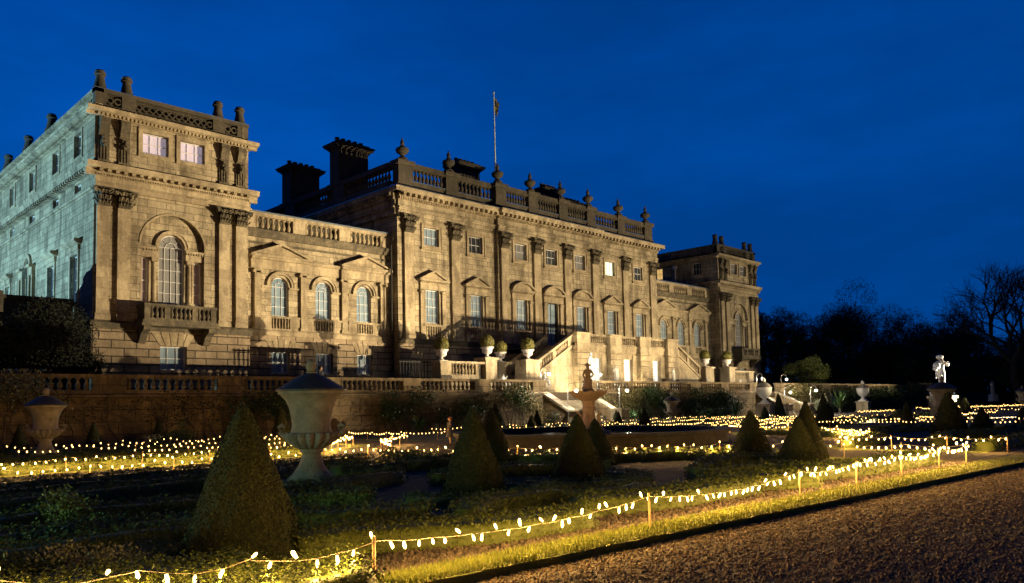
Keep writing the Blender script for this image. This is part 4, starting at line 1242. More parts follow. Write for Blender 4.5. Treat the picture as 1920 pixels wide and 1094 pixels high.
# ================================================================== STATUES
def figure(label, cat, loc, h, mat, rz=0.0, group=None, drape=True, name='statue', plinth=.0, **over):
    t = thing(name, label, cat, loc, rz, group)
    nd = body_nodes(**over); me = skin_mesh('figure', nd, BODY_E, 2)
    me = add_fingers(me, nd)
    link('figure', me, mat, t, (0, 0, plinth), scale=(h, h, h))
    if drape:
        MB().lathe([(.10, .6), (.115, .5), (.12, .35), (.135, .15), (.15, .0)], 18, flute=.10, nf=11, squash=.8).build('drapery', mat, t, (0, 0, plinth)).scale = (h, h, h)
    if plinth: MB().box(-.22 * h, .22 * h, -.2 * h, .2 * h, 0, plinth).build('plinth', mat, t)
    return t


ST = 'white figures along the terrace'
figure('pale standing stone figure before the first lit door of the entrance staircase', 'statue', (-8.2, -11.2, 2.15), 2.3, MARBLE, .3, ST, plinth=.7, er=(.2, -.03, .70, .03), wr=(.1, -.14, .78, .021), hr=(.07, -.16, .80, .022))
figure('pale stone figure between the first and second lit doors of the entrance staircase', 'statue', (-4.9, -11.0, 2.15), 1.55, MARBLE, -.3, ST, plinth=.55, el=(-.2, .0, .70, .03), wl=(-.12, -.10, .62, .021), hl=(-.1, -.13, .60, .022))
figure('pale stone figure beside the third lit door of the entrance staircase', 'statue', (2.8, -11.0, 2.15), 1.5, MARBLE, .2, ST, plinth=.6, er=(.17, .0, .66, .03), wr=(.08, -.09, .58, .021), hr=(.06, -.11, .56, .022))


def group_statue(label, loc, h, seed):
    """a reclining pair on a rock: two bodies of one carved piece"""
    r = random.Random(seed); t = thing('sculpture_group', label, 'statue', loc, r.uniform(-.4, .4), 'carved groups beside the pedestals')
    sit = dict(kl=(-.06, -.22, .47, .045), al=(-.06, -.24, .25, .028), tl=(-.06, -.31, .22, .024), kr=(.06, -.2, .50, .045), ar=(.08, -.30, .30, .028), tr=(.08, -.36, .27, .024),
               er=(.2, -.02, .72, .03), wr=(.26, -.08, .86, .021), hr=(.28, -.1, .90, .022), el=(-.2, .03, .68, .03), wl=(-.2, -.13, .62, .021), hl=(-.19, -.17, .6, .022))
    a = skin_mesh('figure', body_nodes(**sit), BODY_E, 2)
    o = link('figure', a, MARBLE, t, (-.1, 0, .0), .5, (h, h, h)); o = link('figure', a, MARBLE, t, (.35 * h, .05, -.12), -.9, (h * .75, h * .75, h * .75))
    mb = MB().ball((0, .05, .22 * h), .35 * h, .28 * h, .24 * h, 10); mb.box(-.4 * h, .45 * h, -.3 * h, .3 * h, 0, .08)
    for i, v in enumerate(mb.v): mb.v[i] = tuple(Vector(v) + noise.noise_vector(Vector(v) * 3) * .05)
    mb.build('rock', STONE_PALE, t)


group_statue('grey carved group of seated figures right of the urn pedestal beside the dark stairs', (-15.2, -9.4, 2.3), 1.2, 1)
group_statue('carved group with raised arms against the pedestal of the lit left stair rail', (-11.7, -9.9, 2.4), 1.35, 2)
group_statue('small carved group at the foot of the right stair rail', (9.2, -10.4, 2.35), 1.1, 3)
group_statue('small carved group beside the freestanding pedestal below the right pavilion', (16.9, -9.4, 2.35), 1.1, 4)

# the big white statue on its pedestal
t = figure('tall white statue of a figure holding a bundle, spotlit against the dark trees', 'statue', (-3.22, -32.95, 1.35), 2.15, MARBLE, -.55, None, False, plinth=.22,
           el=(-.21, -.03, .70, .034), wl=(-.13, -.15, .77, .024), hl=(-.10, -.17, .78, .024), er=(.22, -.02, .70, .034), wr=(.10, -.16, .75, .024), hr=(.07, -.17, .77, .024),
           kl=(-.07, -.05, .28, .046), crown=(.0, .01, .97, .056))
MB().ball((-.52, -.28, 1.72), .22, .16, .2).ball((-.62, -.26, 1.55), .13).tube([(-.5, -.24, 1.7), (-.52, -.22, 1.2), (-.60, -.24, .98)], .06, 7, .035).build('bundle', MARBLE, t)
MB().ball((0, .04, 2.22), .19, .2, .15).build('hair', MARBLE, t)
MB().box(-.30, .30, -.25, .25, 0, .22).tube([(.25, .12, .2), (.22, .12, .9), (.18, .1, 1.25)], .12, 8, .08).build('tree_stump', MARBLE, t)
o = MB().box(-.55, .55, -.55, .55, 0, 1.22).box(-.65, .65, -.65, .65, 1.22, 1.35).box(-.68, .68, -.68, .68, 0, .2).build('statue_pedestal', STONE_PALE, None, (-3.22, -32.95, 0))
tag(o, 'pale square pedestal under the tall white statue', 'pedestal')
figure('tiny pale distant statue among the dark trees at the right edge', 'statue', (61.7, -20, .6), 1.9, MARBLE, -.5, None, True, plinth=.9)

# ================================================================== FOUNTAIN AND POOL
FX, FY = -31.35, -29.9
pool = thing('fountain_pool', 'round stone-kerbed pool around the fountain', 'pool', (FX, FY, 0))
MB().lathe([(4.62, -.1), (4.62, .30), (4.72, .32), (4.72, .42), (4.30, .42), (4.32, -.1)], 72).build('kerb', STONE_DARK, pool, smooth=True)
structure(MB().lathe([(4.33, .10), (4.33, .26)], 64).build('water', WATER, None, (FX, FY, 0)))
ft = thing('fountain', 'carved stone fountain with a wide scalloped bowl on a dolphin stem', 'fountain', (FX, FY, .1))
m = MB().lathe([(.62, 0), (.60, .2), (.34, .34), (.26, .55), (.22, .75), (.20, .9), (.25, 1.05), (.20, 1.12), (.23, 1.3), (.34, 1.38)], 20, flute=.16, nf=8)
m.build('stem', TERRACOTTA, ft, smooth=True)
for k in range(4):
    a = k * math.pi / 2 + .4; c, s = math.cos(a), math.sin(a); P = lambda r, z, o=0: (r * c - o * s, r * s + o * c, z)
    m = MB().tube([P(.66, .06), P(.56, .20), P(.40, .30), P(.33, .50), P(.36, .68), P(.30, .84)], .15, 9, .05).ball(P(.62, .12), .17, .17, .14)
    m.add([P(.30, .84), P(.46, .98, .1), P(.42, .86), P(.46, .98, -.1)], [(0, 1, 2), (0, 2, 3)]).tube([P(.68, .2, .1), P(.72, .3, .15)], .05, 5, .02).tube([P(.68, .2, -.1), P(.72, .3, -.15)], .05, 5, .02)
    m.build('dolphin', TERRACOTTA, ft, smooth=True)
n = 72; prof = [(.20, 1.30), (.30, 1.34), (.50, 1.46), (.62, 1.56), (.64, 1.62), (.60, 1.60), (.45, 1.53), (.05, 1.5)]
vs = []; fs = []
for r, z in prof:
    for i in range(n):
        a = 2 * math.pi * i / n; sc_ = 1 + .05 * abs(math.sin(a * 6)) * (r / .6) ** 2
        vs.append((r * sc_ * math.cos(a), r * sc_ * math.sin(a), z + .03 * abs(math.sin(a * 6)) * (r / .6) ** 3))
for j in range(len(prof) - 1):
    for i in range(n): fs.append((j * n + i, j * n + (i + 1) % n, (j + 1) * n + (i + 1) % n, (j + 1) * n + i))
MB().add(vs, fs).build('bowl', TERRACOTTA, ft, smooth=True)
t = figure('standing fountain figure with hand on hip and a wide headdress in the scalloped bowl', 'statue', (FX, FY, 1.62), 1.06, BRONZE, -.75, None, False, plinth=.0,
           er=(.19, .02, .66, .034), wr=(.09, -.05, .58, .024), hr=(.07, -.06, .57, .024), el=(-.15, .01, .64, .034), wl=(-.10, -.08, .50, .024), hl=(-.09, -.1, .46, .024), pelvis=(.03, 0, .52, .09))
MB().lathe([(.07, 1.0), (.13, 1.03), (.135, 1.05), (.07, 1.06), (.05, 1.10)], 12).build('headdress', BRONZE, t)
m = MB().ball((0, .02, .12), .20, .17, .17).ball((.12, -.06, .06), .15, .12, .08).ball((-.1, .05, .22), .12, .1, .14)
for i, v in enumerate(m.v): m.v[i] = tuple(Vector(v) + noise.noise_vector(Vector(v) * 8) * .035)
m.build('rock', BRONZE, t, smooth=True)
MB().lathe([(.13, .55), (.14, .45), (.13, .3), (.16, .05)], 14, flute=.15, nf=7).build('drapery', BRONZE, t, smooth=True)

# ================================================================== PARTERRE URNS
gb = MB().lathe([(.40, .10), (.40, .14), (.33, .20), (.22, .34), (.165, .48), (.15, .56), (.19, .575), (.19, .63), (.165, .645)], 28)
gv_ = MB().lathe([(.17, .63), (.26, .67), (.375, .76), (.41, .84), (.38, .90)], 64, flute=.20, nf=16)
gn = MB().lathe([(.38, .90), (.345, .915), (.325, .98), (.32, 1.05), (.335, 1.18), (.365, 1.32), (.42, 1.45), (.50, 1.535), (.545, 1.56), (.545, 1.60), (.49, 1.60)], 32)
GBODY = MB(); GBODY.add(gb.v, gb.f); GBODY.add(gv_.v, gv_.f); GBODY.add(gn.v, gn.f); GBODY = GBODY.mesh('vase', True)
GLID = MB().lathe([(.58, 1.60), (.585, 1.63), (.47, 1.70), (.33, 1.79), (.20, 1.865), (.10, 1.90), (.02, 1.91)], 28).mesh('lid', True)
GKNOB = MB().lathe([(.07, 1.90), (.085, 1.93), (.06, 1.95), (.09, 2.0), (.085, 2.07), (.05, 2.13), (.01, 2.15)], 14).mesh('knob', True)
GHAND = []
for s in (-1, 1):
    hm = MB()
    hm.tube([(s * .36, 0, .80), (s * .46, 0, .84), (s * .53, 0, .92), (s * .55, 0, 1.0), (s * .50, 0, 1.04), (s * .46, 0, 1.0), (s * .47, 0, .95)], .045, 8, .03)
    hm.ball((s * .44, 0, .86), .07, .1, .06); GHAND.append(hm.mesh('handle', True))
GPL = MB().box(-.45, .45, -.45, .45, -.04, .11).mesh('plinth')


def garden_urn(x, y, label, rz=0.8, k=1.0, mat=None):
    t = thing('garden_urn', label, 'urn', (x, y, 0), rz, 'weathered covered urns of the parterre', (k, k, k))
    link('vase', GBODY, mat or URNSTONE, t); link('lid', GLID, LIDLEAD, t); link('knob', GKNOB, URNSTONE, t); [link('handle', g, mat or URNSTONE, t) for g in GHAND]; link('plinth', GPL, mat or URNSTONE, t)


garden_urn(-45.5, -35.45, 'big weathered stone urn with a dark lead lid behind the nearest topiary cone', -.80)
garden_urn(-45.75, -20.9, 'dim covered urn standing before the terrace wall at the left edge', -.62)
garden_urn(-13.2, -21.3, 'ruddy covered urn standing before the ivy right of the fountain', -.9, .88, TERRACOTTA)
garden_urn(-16.3, -36.75, 'ruddy fluted urn with a hat-like lid in front of the white statue', -1.0, 1.0, TERRACOTTA)
garden_urn(28.6, -30.2, 'small far covered urn at the right edge above the lights', -1.0, 1.0, TERRACOTTA)


def lidded_urn(x, y, ph, label):
    o = MB().box(-.55, .55, -.55, .55, 0, ph - .12).box(-.64, .64, -.64, .64, ph - .12, ph).box(-.62, .62, -.62, .62, -.05, .16).build('urn_pedestal', STONE_PALE, None, (x, y, 0), False)
    o.rotation_euler = (0, 0, .12); tag(o, 'square pedestal under the ' + label, 'pedestal')
    t = thing('lidded_urn', label, 'urn', (x, y, ph), 0, 'pale egg-shaped urns on pedestals')
    MB().box(-.38, .38, -.38, .38, 0, .1).lathe([(.34, .1), (.30, .18), (.15, .30), (.13, .40), (.20, .46), (.40, .62), (.54, .86), (.58, 1.10), (.56, 1.18), (.60, 1.20), (.60, 1.26)], 24).build('vase', MARBLE, t, smooth=True)
    MB().lathe([(.58, 1.26), (.50, 1.42), (.34, 1.56), (.16, 1.64), (.12, 1.70)], 24).build('lid', URNSTONE, t, smooth=True)
    MB().lathe([(.10, 1.68), (.17, 1.76), (.16, 1.86), (.08, 1.98), (.02, 2.05)], 14).build('knob', MARBLE, t, smooth=True)


lidded_urn(3.48, -18.6, 1.05, 'pale lidded urn with a dark dome beside the right garden steps')
lidded_urn(26.5, -17.2, 1.05, 'white lidded urn standing alone right of the spiky plant')


# ================================================================== TOPIARY CONES
def cone_mesh(n, size, blunt=.10, seed=0):
    """a clipped yew cone of height 1 and base radius .38: closed body under thousands of needle tufts"""
    r = np.random.default_rng(seed)
    prof = [(.37, 0), (.375, .05), (.318, .25), (.225, .5), (.130, .75), (.068, .9), (.034, .965), (.004, 1.0)]
    core = MB().lathe([(a * .96, z * .985) for a, z in prof], 28)
    z = 1 - np.sqrt(r.uniform(0, 1, n)); z = np.clip(z, 0, .995); rr = np.interp(z, [p[1] for p in prof], [p[0] for p in prof])
    a = r.uniform(0, 2 * math.pi, n); lump = 1 + .035 * np.sin(a * 5 + z * 9 + seed) + .025 * np.sin(a * 11 - z * 17) + np.abs(r.normal(0, .016, n))
    P = np.stack([rr * lump * np.cos(a), rr * lump * np.sin(a), z + r.normal(0, .004, n)], 1)
    N = np.stack([np.cos(a), np.sin(a), np.full(n, .4)], 1)
    return leaf_mesh('needles', P, N, size, .45, .8, (core.v, core.f))


CONE_NEAR = cone_mesh(26000, .020, seed=1); CONE_MID = [cone_mesh(9000, .032, seed=2), cone_mesh(9000, .032, seed=3)]; CONE_FAR = cone_mesh(2500, .06, seed=4)
CG = 'clipped yew cones of the parterre'
CONES = [(-49.33, -40.76, .50, 1.36, 'largest and nearest yew cone, lit gold and green at the bottom left'),
         (-44.97, -38.92, .45, 1.29, 'dark yew cone with a ring hedge, second nearest in the front row'),
         (-40.56, -34.66, .47, 1.26, 'dark slim cone half hidden behind the second nearest yew cone'),
         (-42.58, -38.85, .46, 1.13, 'dark yew cone directly in front of the fountain'),
         (-39.47, -36.71, .43, .99, 'dark cone half hidden behind the one in front of the fountain'),
         (-36.65, -38.79, .47, 1.08, 'broad black yew cone left of the pair near the right corner of the bed'),
         (-38.49, -40.72, .42, .99, 'brownish yew cone by the front string of lights near the bed corner'),
         (-35.9, -39.7, .42, 1.26, 'tall dark yew cone sprinkled with a few lights near the bed corner'),
         (-15.41, -31.28, .51, 1.24, 'dark cone with small lights in front of a paler taller cone'),
         (-6.08, -27.3, .57, 1.70, 'pale olive tall cone behind a darker cone right of the garden steps'),
         (6.6, -18.2, .52, 1.9, 'slim cone standing between the lidded urn and the right garden steps'),
         (-9.14, -25.04, .38, 1.0, 'small cone before the pedestal of the lidded urn'),
         (-23.56, -39.01, .58, 1.46, 'broad dark cone in front of the fluted urn and white statue'),
         (-21.64, -39.51, .44, .89, 'low cone right of the broad cone before the white statue'),
         (-17.21, -35.6, .34, 1.15, 'small cone left of the broad cone before the white statue'),
         (-14.99, -39.34, .36, .80, 'cone cut by the right edge of the frame'),
         (4.31, -32.08, .45, 1.30, 'loose yellowish cone behind the broad cone at the right'),
         (22, -27, .5, 1.4, 'small far cone among the farthest lights at the right'),
         (-45.21, -15.63, .32, 1.06, 'leftmost of the three small cones along the terrace wall'),
         (-42.83, -15.68, .32, 1.06, 'middle of the three small cones along the terrace wall'),
         (-40.31, -15.28, .32, 1.15, 'small cone beside a green bush under the terrace wall'),
         (-36.1, -17.3, .46, 1.58, 'dark cone behind the left side of the big lidded urn'),
         (-23.08, -16.63, .56, 1.48, 'olive cone by the wall climbers right of the child'),
         (-22.73, -18.96, .33, .82, 'lower of two small cones beside the lit climbers'),
         (-21.31, -18.05, .30, 1.09, 'slimmer of two small cones beside the lit climbers'),
         (-16.89, -20.18, .28, .89, 'small cone before the end pier of the garden steps'),
         (-12.1, -18.16, .28, 1.02, 'dark slim cone before the green bush left of the ruddy urn'),
         (-18.36, -23.0, .39, 1.08, 'brown small cone left of the ruddy covered urn'),
         (-13.6, -17.5, .30, .94, 'cone hidden behind the fountain stem')]
for i, (x, y, r, h, lb) in enumerate(CONES):
    d = (Vector((x, y, 0)) - CAM).length
    me = CONE_NEAR if d < 9 else CONE_MID[i % 2] if d < 22 else CONE_FAR
    o = link('topiary_cone', me, YEWLEAF, None, (x, y, 0), i * 1.3, (r / .38, r / .38, h)); tag(o, lb, 'topiary', CG)
o = link('topiary_ball', BALLM, YEWLEAF, None, (-6.5, -31.6, .30), 2.0, (.62, .62, .72)); tag(o, 'small dark clipped ball among the right lights', 'topiary')


# ================================================================== BOX HEDGES
def smooth_path(pts, step=.12):
    P = [Vector((p[0], p[1], 0)) for p in pts]; out = []
    for i in range(len(P) - 1):
        a = P[max(i - 1, 0)]; b = P[i]; c = P[i + 1]; d = P[min(i + 2, len(P) - 1)]
        n = max(2, int((c - b).length / step))
        for k in range(n):
            t = k / n
            out.append(.5 * ((2 * b) + (c - a) * t + (2 * a - 5 * b + 4 * c - d) * t * t + (3 * b - a - 3 * c + d) * t ** 3))
    return out + [P[-1]]


def hedge(pts, w, h, label, mat=BOXLEAF, shag=.03, group='low box hedges of the parterre', name='box_hedge', dens=1.0):
    path = smooth_path(pts); core = MB(); n = len(path)
    prof = [(-.5, 0), (-.5, .8), (-.38, .97), (.38, .97), (.5, .8), (.5, 0)]
    L = 0; T = []
    for i, p in enumerate(path):
        d = (path[min(i + 1, n - 1)] - path[max(i - 1, 0)]).normalized(); T.append(Vector((-d.y, d.x, 0)))
        if i: L += (p - path[i - 1]).length
    vs = []; fs = []
    for i, p in enumerate(path):
        hh = h * (.93 + .16 * noise.noise(p * 1.7)); ww = (w - .03) * (1 + .12 * noise.noise(p * 2.3 + Vector((5, 0, 0))))
        for u, v in prof: q = p + T[i] * (u * ww); vs.append((q.x, q.y, hh * v * .97 - .01))
    m = len(prof)
    for i in range(n - 1):
        for j in range(m - 1): fs.append((i * m + j, (i + 1) * m + j, (i + 1) * m + j + 1, i * m + j + 1))
    fs.append(tuple(range(m))); fs.append(tuple((n - 1) * m + j for j in range(m - 1, -1, -1)))
    mid = path[n // 2]; d = min((q - CAM).length for q in path)
    area = L * (w + 2 * h); size = max(.022, .0042 * d); cnt = int(min(26000, dens * 1.15 * area / (size * size * .45)))
    i = rng.integers(0, n, cnt); t = rng.uniform(0, 1, cnt); PP = np.array([(p.x, p.y) for p in path]); TT = np.array([(q.x, q.y) for q in T])
    per = w + 2 * h; s = t * per
    u = np.where(s < h, -.5, np.where(s < h + w, (s - h) / w - .5, .5)); z = np.where(s < h, s, np.where(s < h + w, h, per - s))
    jit = rng.normal(0, .04, (cnt, 2)); hh = np.array([.93 + .16 * noise.noise(p * 1.7) for p in path])[i]
    X = PP[i] + TT[i] * (u * w)[:, None] + jit
    zz = z * hh + np.where(z >= h, np.abs(rng.normal(0, shag, cnt)), rng.normal(0, .008, cnt))
    N = np.stack([TT[i, 0] * np.sign(u) * (z < h), TT[i, 1] * np.sign(u) * (z < h), np.where(z >= h, 1.0, .35)], 1)
    me = leaf_mesh('leaves', np.stack([X[:, 0], X[:, 1], np.maximum(zz, .01)], 1), N, size, .55, .75, (vs, fs))
    o = link(name, me, mat, None); tag(o, label, 'hedge', group); return o


def bed(name, pts, z, mat): return structure(MB().add([(x, y, z) for x, y in pts], [tuple(range(len(pts)))]).build(name, mat))


bed('planting_bed', [(-60, -42.62), (-35.9, -42.62), (-35.9, -38.6), (-38.6, -36.6), (-40.4, -33.4), (-41.4, -31.2), (-60, -31.2)], .001, SOIL)
bed('planting_bed', [(-32.2, -42.62), (-17.8, -42.62), (-17.8, -31.2), (-23.6, -31.2), (-25.4, -35.4), (-28.6, -38.0), (-32.2, -38.5)], .001, SOIL)
bed('planting_bed', [(-60, -27.3), (-40.2, -27.3), (-38.4, -24.8), (-36.6, -23.2), (-36.0, -18.3), (-60, -18.3)], .001, SOIL)
bed('planting_bed', [(-28.4, -21.9), (-24, -23.6), (-22.6, -26.6), (-17.8, -26.6), (-5, -26.6), (-5, -18.3), (-28.4, -18.3)], .001, SOIL)
bed('planting_bed', [(-14, -42.62), (8, -42.62), (8, -30.5), (-14, -30.5)], .001, SOIL)
bed('planting_bed', [(-62, -15.8), (-16.4, -15.8), (-16.4, -13.42), (-62, -13.42)], .001, SOIL)
bed('planting_bed', [(-10.2, -16.4), (11.9, -16.4), (11.9, -13.42), (-10.2, -13.42)], .001, SOIL)

H = hedge
H([(-53.2, -40.55), (-52.3, -41.12), (-51.4, -41.68), (-50.75, -42.08), (-50.15, -42.36), (-49.3, -42.42)], .6, .20, 'bright yellow green hedge in the bottom left corner under the nearest bulbs', BOXLIT, shag=.045)
H([(-49.0, -41.05), (-48.4, -41.2), (-47.6, -41.72), (-46.9, -41.85), (-46.2, -41.9)], .42, .22, 'low curved hedge behind the stony strip right of the nearest cone', BOXLIT)
H([(-45.6, -41.35), (-44.9, -41.62), (-44.2, -41.75), (-42.6, -41.85)], .42, .22, 'low hedge behind the front string lights below the fountain cone', BOXLIT)
H([(-42.5, -41.1), (-42.0, -41.75), (-41.2, -42.1)], .45, .25, 'short rounded hedge by the front string, right of the fountain cone', BOXLIT)
H([(-40.7, -41.7), (-39.4, -41.95), (-37.9, -42.1), (-36.3, -42.15)], .42, .24, 'hedge under the front string near the right bed corner', BOXLIT)
ring = lambda cx, cy, r, a0, a1: [(cx + r * math.cos(rad(a)), cy + r * math.sin(rad(a))) for a in np.linspace(a0, a1, 9)]
H(ring(-44.97, -38.92, 1.03, -185, 20), .28, .13, 'ring hedge round the second nearest cone')
H(ring(-42.58, -38.85, 1.03, -190, 30), .28, .13, 'ring hedge round the cone in front of the fountain')
H(ring(-36.65, -38.79, 1.03, -200, 10), .28, .13, 'ring hedge round the broad black cone')
H(ring(-49.33, -40.76, 0.93, 95, 250), .28, .13, 'ring hedge on the shaded side of the nearest cone')
H([(-51.9, -40.7), (-51.2, -41.15), (-50.5, -41.5), (-49.8, -41.7)], .36, .19, 'second low hedge behind the bottom left hedge', BOXLIT, shag=.04)
H([(-53, -40.3), (-51.4, -40.0), (-50.4, -39.6), (-49.4, -39.75)], .34, .22, 'wavy hedge at the bottom left behind the nearest bulbs')
H([(-52.5, -39.0), (-51.0, -38.6), (-49.5, -38.9), (-48.2, -39.5), (-47.0, -40.4)], .34, .22, 'long scroll hedge passing behind the nearest cone')
H([(-51.5, -37.5), (-49.5, -37.2), (-47.6, -37.6), (-46.3, -38.3)], .34, .22, 'scroll hedge left of the big lidded urn')
H([(-47.6, -36.6), (-46.4, -36.9), (-45.4, -36.6), (-44.3, -36.2)], .34, .24, 'hedge in front of the foot of the big lidded urn')
H([(-50.5, -35.6), (-48.6, -35.0), (-46.9, -34.6)], .34, .24, 'dark hedge left of the big lidded urn')
H([(-46.9, -40.9), (-46.0, -40.3), (-45.2, -40.4), (-44.2, -40.9), (-43.4, -40.7)], .32, .21, 'scroll hedge between the front hedge and the ring hedges')
H([(-44.2, -37.2), (-42.9, -36.8), (-41.8, -37.3), (-40.9, -38.2)], .34, .22, 'hedge behind the fountain cone')
H([(-41.4, -40.3), (-40.4, -40.5), (-39.6, -41.1)], .34, .22, 'short scroll hedge right of the fountain cone')
H([(-44.5, -34.6), (-43.0, -34.3), (-41.6, -34.4)], .36, .26, 'hedge with bright leaf tips behind the urn foot')
H([(-56, -31.75), (-50, -31.75), (-46, -31.75), (-41.9, -31.75)], .34, .22, 'long straight edging hedge of the front bed')
H([(-41.3, -32.4), (-40.3, -34.4), (-39.0, -36.3), (-37.0, -37.9), (-36.3, -38.4)], .34, .24, 'curved edging hedge of the front bed facing the pool')
H([(-52, -33.6), (-48.5, -33.3), (-46, -33.6), (-44.4, -33.0)], .36, .22, 'low inner hedge behind the big lidded urn')
H([(-40.3, -39.9), (-39.2, -39.2), (-38.1, -39.3), (-37.6, -40.1)], .34, .22, 'scroll hedge between the cones near the right bed corner')
H([(-56, -26.9), (-50, -26.9), (-45, -26.9), (-40.4, -26.9)], .36, .24, 'edging hedge of the second left bed')
H([(-56, -23.5), (-50, -22.6), (-45, -23.4), (-39.5, -22.6)], .36, .26, 'wavy hedge inside the second left bed')
H([(-56, -19.2), (-48, -19.2), (-42, -19.2), (-36.6, -19.2)], .4, .26, 'hedge beneath the string lights along the terrace wall bed')
H([(-31.9, -42.1), (-28, -42.2), (-24, -42.1), (-18.2, -42.1)], .4, .24, 'edging hedge of the right bed under the front string')
H([(-31.8, -38.9), (-28.8, -38.5), (-25.9, -36.0), (-24.2, -32.2)], .4, .24, 'curved edging hedge of the right bed facing the pool')
H([(-30, -40.6), (-27, -40.0), (-24.5, -40.6), (-20, -40.2)], .4, .24, 'wavy dark hedge in the right bed')
H([(-27, -38.0), (-23, -36.6), (-19, -37.4)], .4, .24, 'dark hedge round the broad cone at the right')
H([(-28, -22.3), (-24.4, -23.9), (-22.9, -26.2)], .4, .26, 'curved hedge behind the pool')
H([(-22, -26.3), (-16, -26.3), (-10, -26.3), (-5.4, -26.3)], .4, .26, 'long hedge behind the pool to the right')
H([(-27, -19.0), (-20, -19.0), (-12, -19.0), (-5.4, -19.0)], .4, .26, 'long hedge before the steps behind the fountain')
H([(-13.5, -41.8), (-6, -41.8), (2, -41.8)], .5, .26, 'far hedge at the right edge of the garden')
H([(-13.5, -31.0), (-6, -31.0), (4, -31.0)], .5, .28, 'far hedge behind the small dark clipped ball')


def leaf_blob(c, r, n, seed, flat=1.0):
    q = np.random.default_rng(seed); k = max(5, int(n / 260)); cen = q.normal(size=(k, 3)) * .45
    P = cen[q.integers(0, k, n)] + q.normal(size=(n, 3)) * .26
    P = P * np.array(r) + np.array(c); P[:, 2] = np.maximum(P[:, 2], .02)
    return P


def shrub(label, c, r, n, mat, size, cat='shrub', name='shrub', aspect=.5, stems=5, group=None):
    x, y = c[0], c[1]; t = thing(name, label, cat, (x, y, 0), group=group)
    P = leaf_blob((0, 0, c[2]), r, n, int(abs(x * 97 + y * 31)) % 9999)
    link('foliage', leaf_mesh('foliage', P, None, size, aspect), mat, t)
    m = MB()
    for k in range(stems):
        q = P[(k * 131) % len(P)]; m.tube([(q[0] * .1, q[1] * .1, 0), (q[0] * .5, q[1] * .5, q[2] * .5), tuple(q)], .015 + .01 * r[2], 5, .006)
    m.build('stem', BARK, t); return t


# loose planting inside the nearest bed
shrub('taller loose leafy bush at the left in the nearest bed', (-49.9, -37.55, .26), (.30, .30, .26), 2200, BOXLEAF, .036)
shrub('bright green leafy plants at the left edge of the nearest bed', (-51.35, -40.15, .16), (.42, .30, .18), 2600, BOXLIT, .04)
shrub('low blue green planting between the scroll hedges', (-50.15, -38.95, .13), (.75, .28, .13), 3000, SHRUBLEAF, .034)
shrub('small green plants near the bottom left corner', (-51.55, -41.0, .16), (.38, .28, .2), 2600, BOXLIT, .04)
shrub('grey leaved plant behind the bottom left hedge', (-50.45, -40.55, .13), (.40, .22, .14), 1600, PALELEAF, .03)
shrub('leafy clump at the corner of the front bed lit by the strings', (-42.2, -33.5, .18), (.5, .4, .24), 1800, BOXLEAF, .055)


# ================================================================== PLANTS ON AND BEFORE THE TERRACE WALL
def climber(label, x0, x1, z0, z1, n, mat, size, depth=.3, y=Yt - .12, name='climbing_plant', cat='climber', stems=6):
    t = thing(name, label, cat, (x0, y, 0)); q = np.random.default_rng(int(abs(x0 * 53 + z1 * 17)) % 9999)
    w = x1 - x0; k = max(8, int(w * (z1 - z0) * 2.2)); cx = q.uniform(0, w, k); cz = z0 + (z1 - z0) * q.beta(1.4, 1.0, k)
    i = q.integers(0, k, n); sp = .34
    P = np.stack([cx[i] + q.normal(0, sp, n), -np.abs(q.normal(0, depth, n)), np.clip(cz[i] + q.normal(0, sp * .8, n), .03, z1 + .35)], 1)
    link('foliage', leaf_mesh('foliage', P, None, size, .6), mat, t); m = MB()
    for s in range(stems):
        b = w * (s + .5) / stems; pts = [(b, -.05, 0)]
        for j in range(6): b += q.normal(0, .18); pts.append((b, -.05 - .03 * j * .3, (z1 * .95) * (j + 1) / 6))
        m.tube(pts, .035, 5, .012)
        for j in range(2, 6):
            a = pts[j]; dirn = q.choice([-1, 1]); m.tube([a, (a[0] + dirn * .4, -.08, a[2] + .2), (a[0] + dirn * 1.0, -.1, a[2] + .12 + .3 * q.random())], .014, 4, .005)
    m.build('stem', BARK, t); return t


climber('pale leaved rose hanging over the balustrade at the left edge', -46.5, -43.2, 1.6, 2.7, 2200, PALELEAF, .10, .25)
climber('bare thorny climber on the terrace wall above the small cones', -43.0, -36.5, .9, 2.2, 900, TREELEAF, .08, .12, stems=9)
climber('dark ivy mass on the wall left of the big lidded urn', -37.4, -33.6, .4, 2.1, 3200, IVYLEAF, .10, .35)
climber('dark bushy climber on the wall right of the big lidded urn', -28.2, -25.2, .3, 2.1, 2600, IVYLEAF, .11, .45)
climber('dark leafy climber behind the child', -24.6, -21.6, .2, 1.5, 1800, IVYLEAF, .11, .45)
climber('lit yellow green climber with bare stems left of the garden steps', -21.2, -16.2, .6, 2.3, 2600, RUSTLEAF, .10, .3, stems=10)
climber('green leafy patch at the top of the lit climber', -19.6, -17.2, 1.5, 2.25, 900, SHRUBLEAF, .12, .4, stems=2)
climber('russet and green climber right of the garden steps behind the fountain', -10.4, -6.2, .5, 2.1, 2400, RUSTLEAF, .11, .35)
climber('dense dark green ivy covering the terrace wall right of the ruddy urn', -6.0, 8.6, .4, 2.1, 9000, IVYLEAF, .13, .45, stems=8)
climber('tangled climber right of the right garden steps', 17.2, 26, .4, 2.5, 3000, RUSTLEAF, .14, .4)
climber('dark shrubbery along the far terrace wall', 27, 47, .2, 2.3, 6000, IVYLEAF, .2, .6)
climber('bright leafy bush by the far stair wing', 49.5, 54, 1.4, 2.9, 1200, RUSTLEAF, .22, .5)
shrub('round green bush beside a small cone under the terrace wall', (-39.3, -15.0, .5), (.55, .5, .42), 1200, SHRUBLEAF, .07)
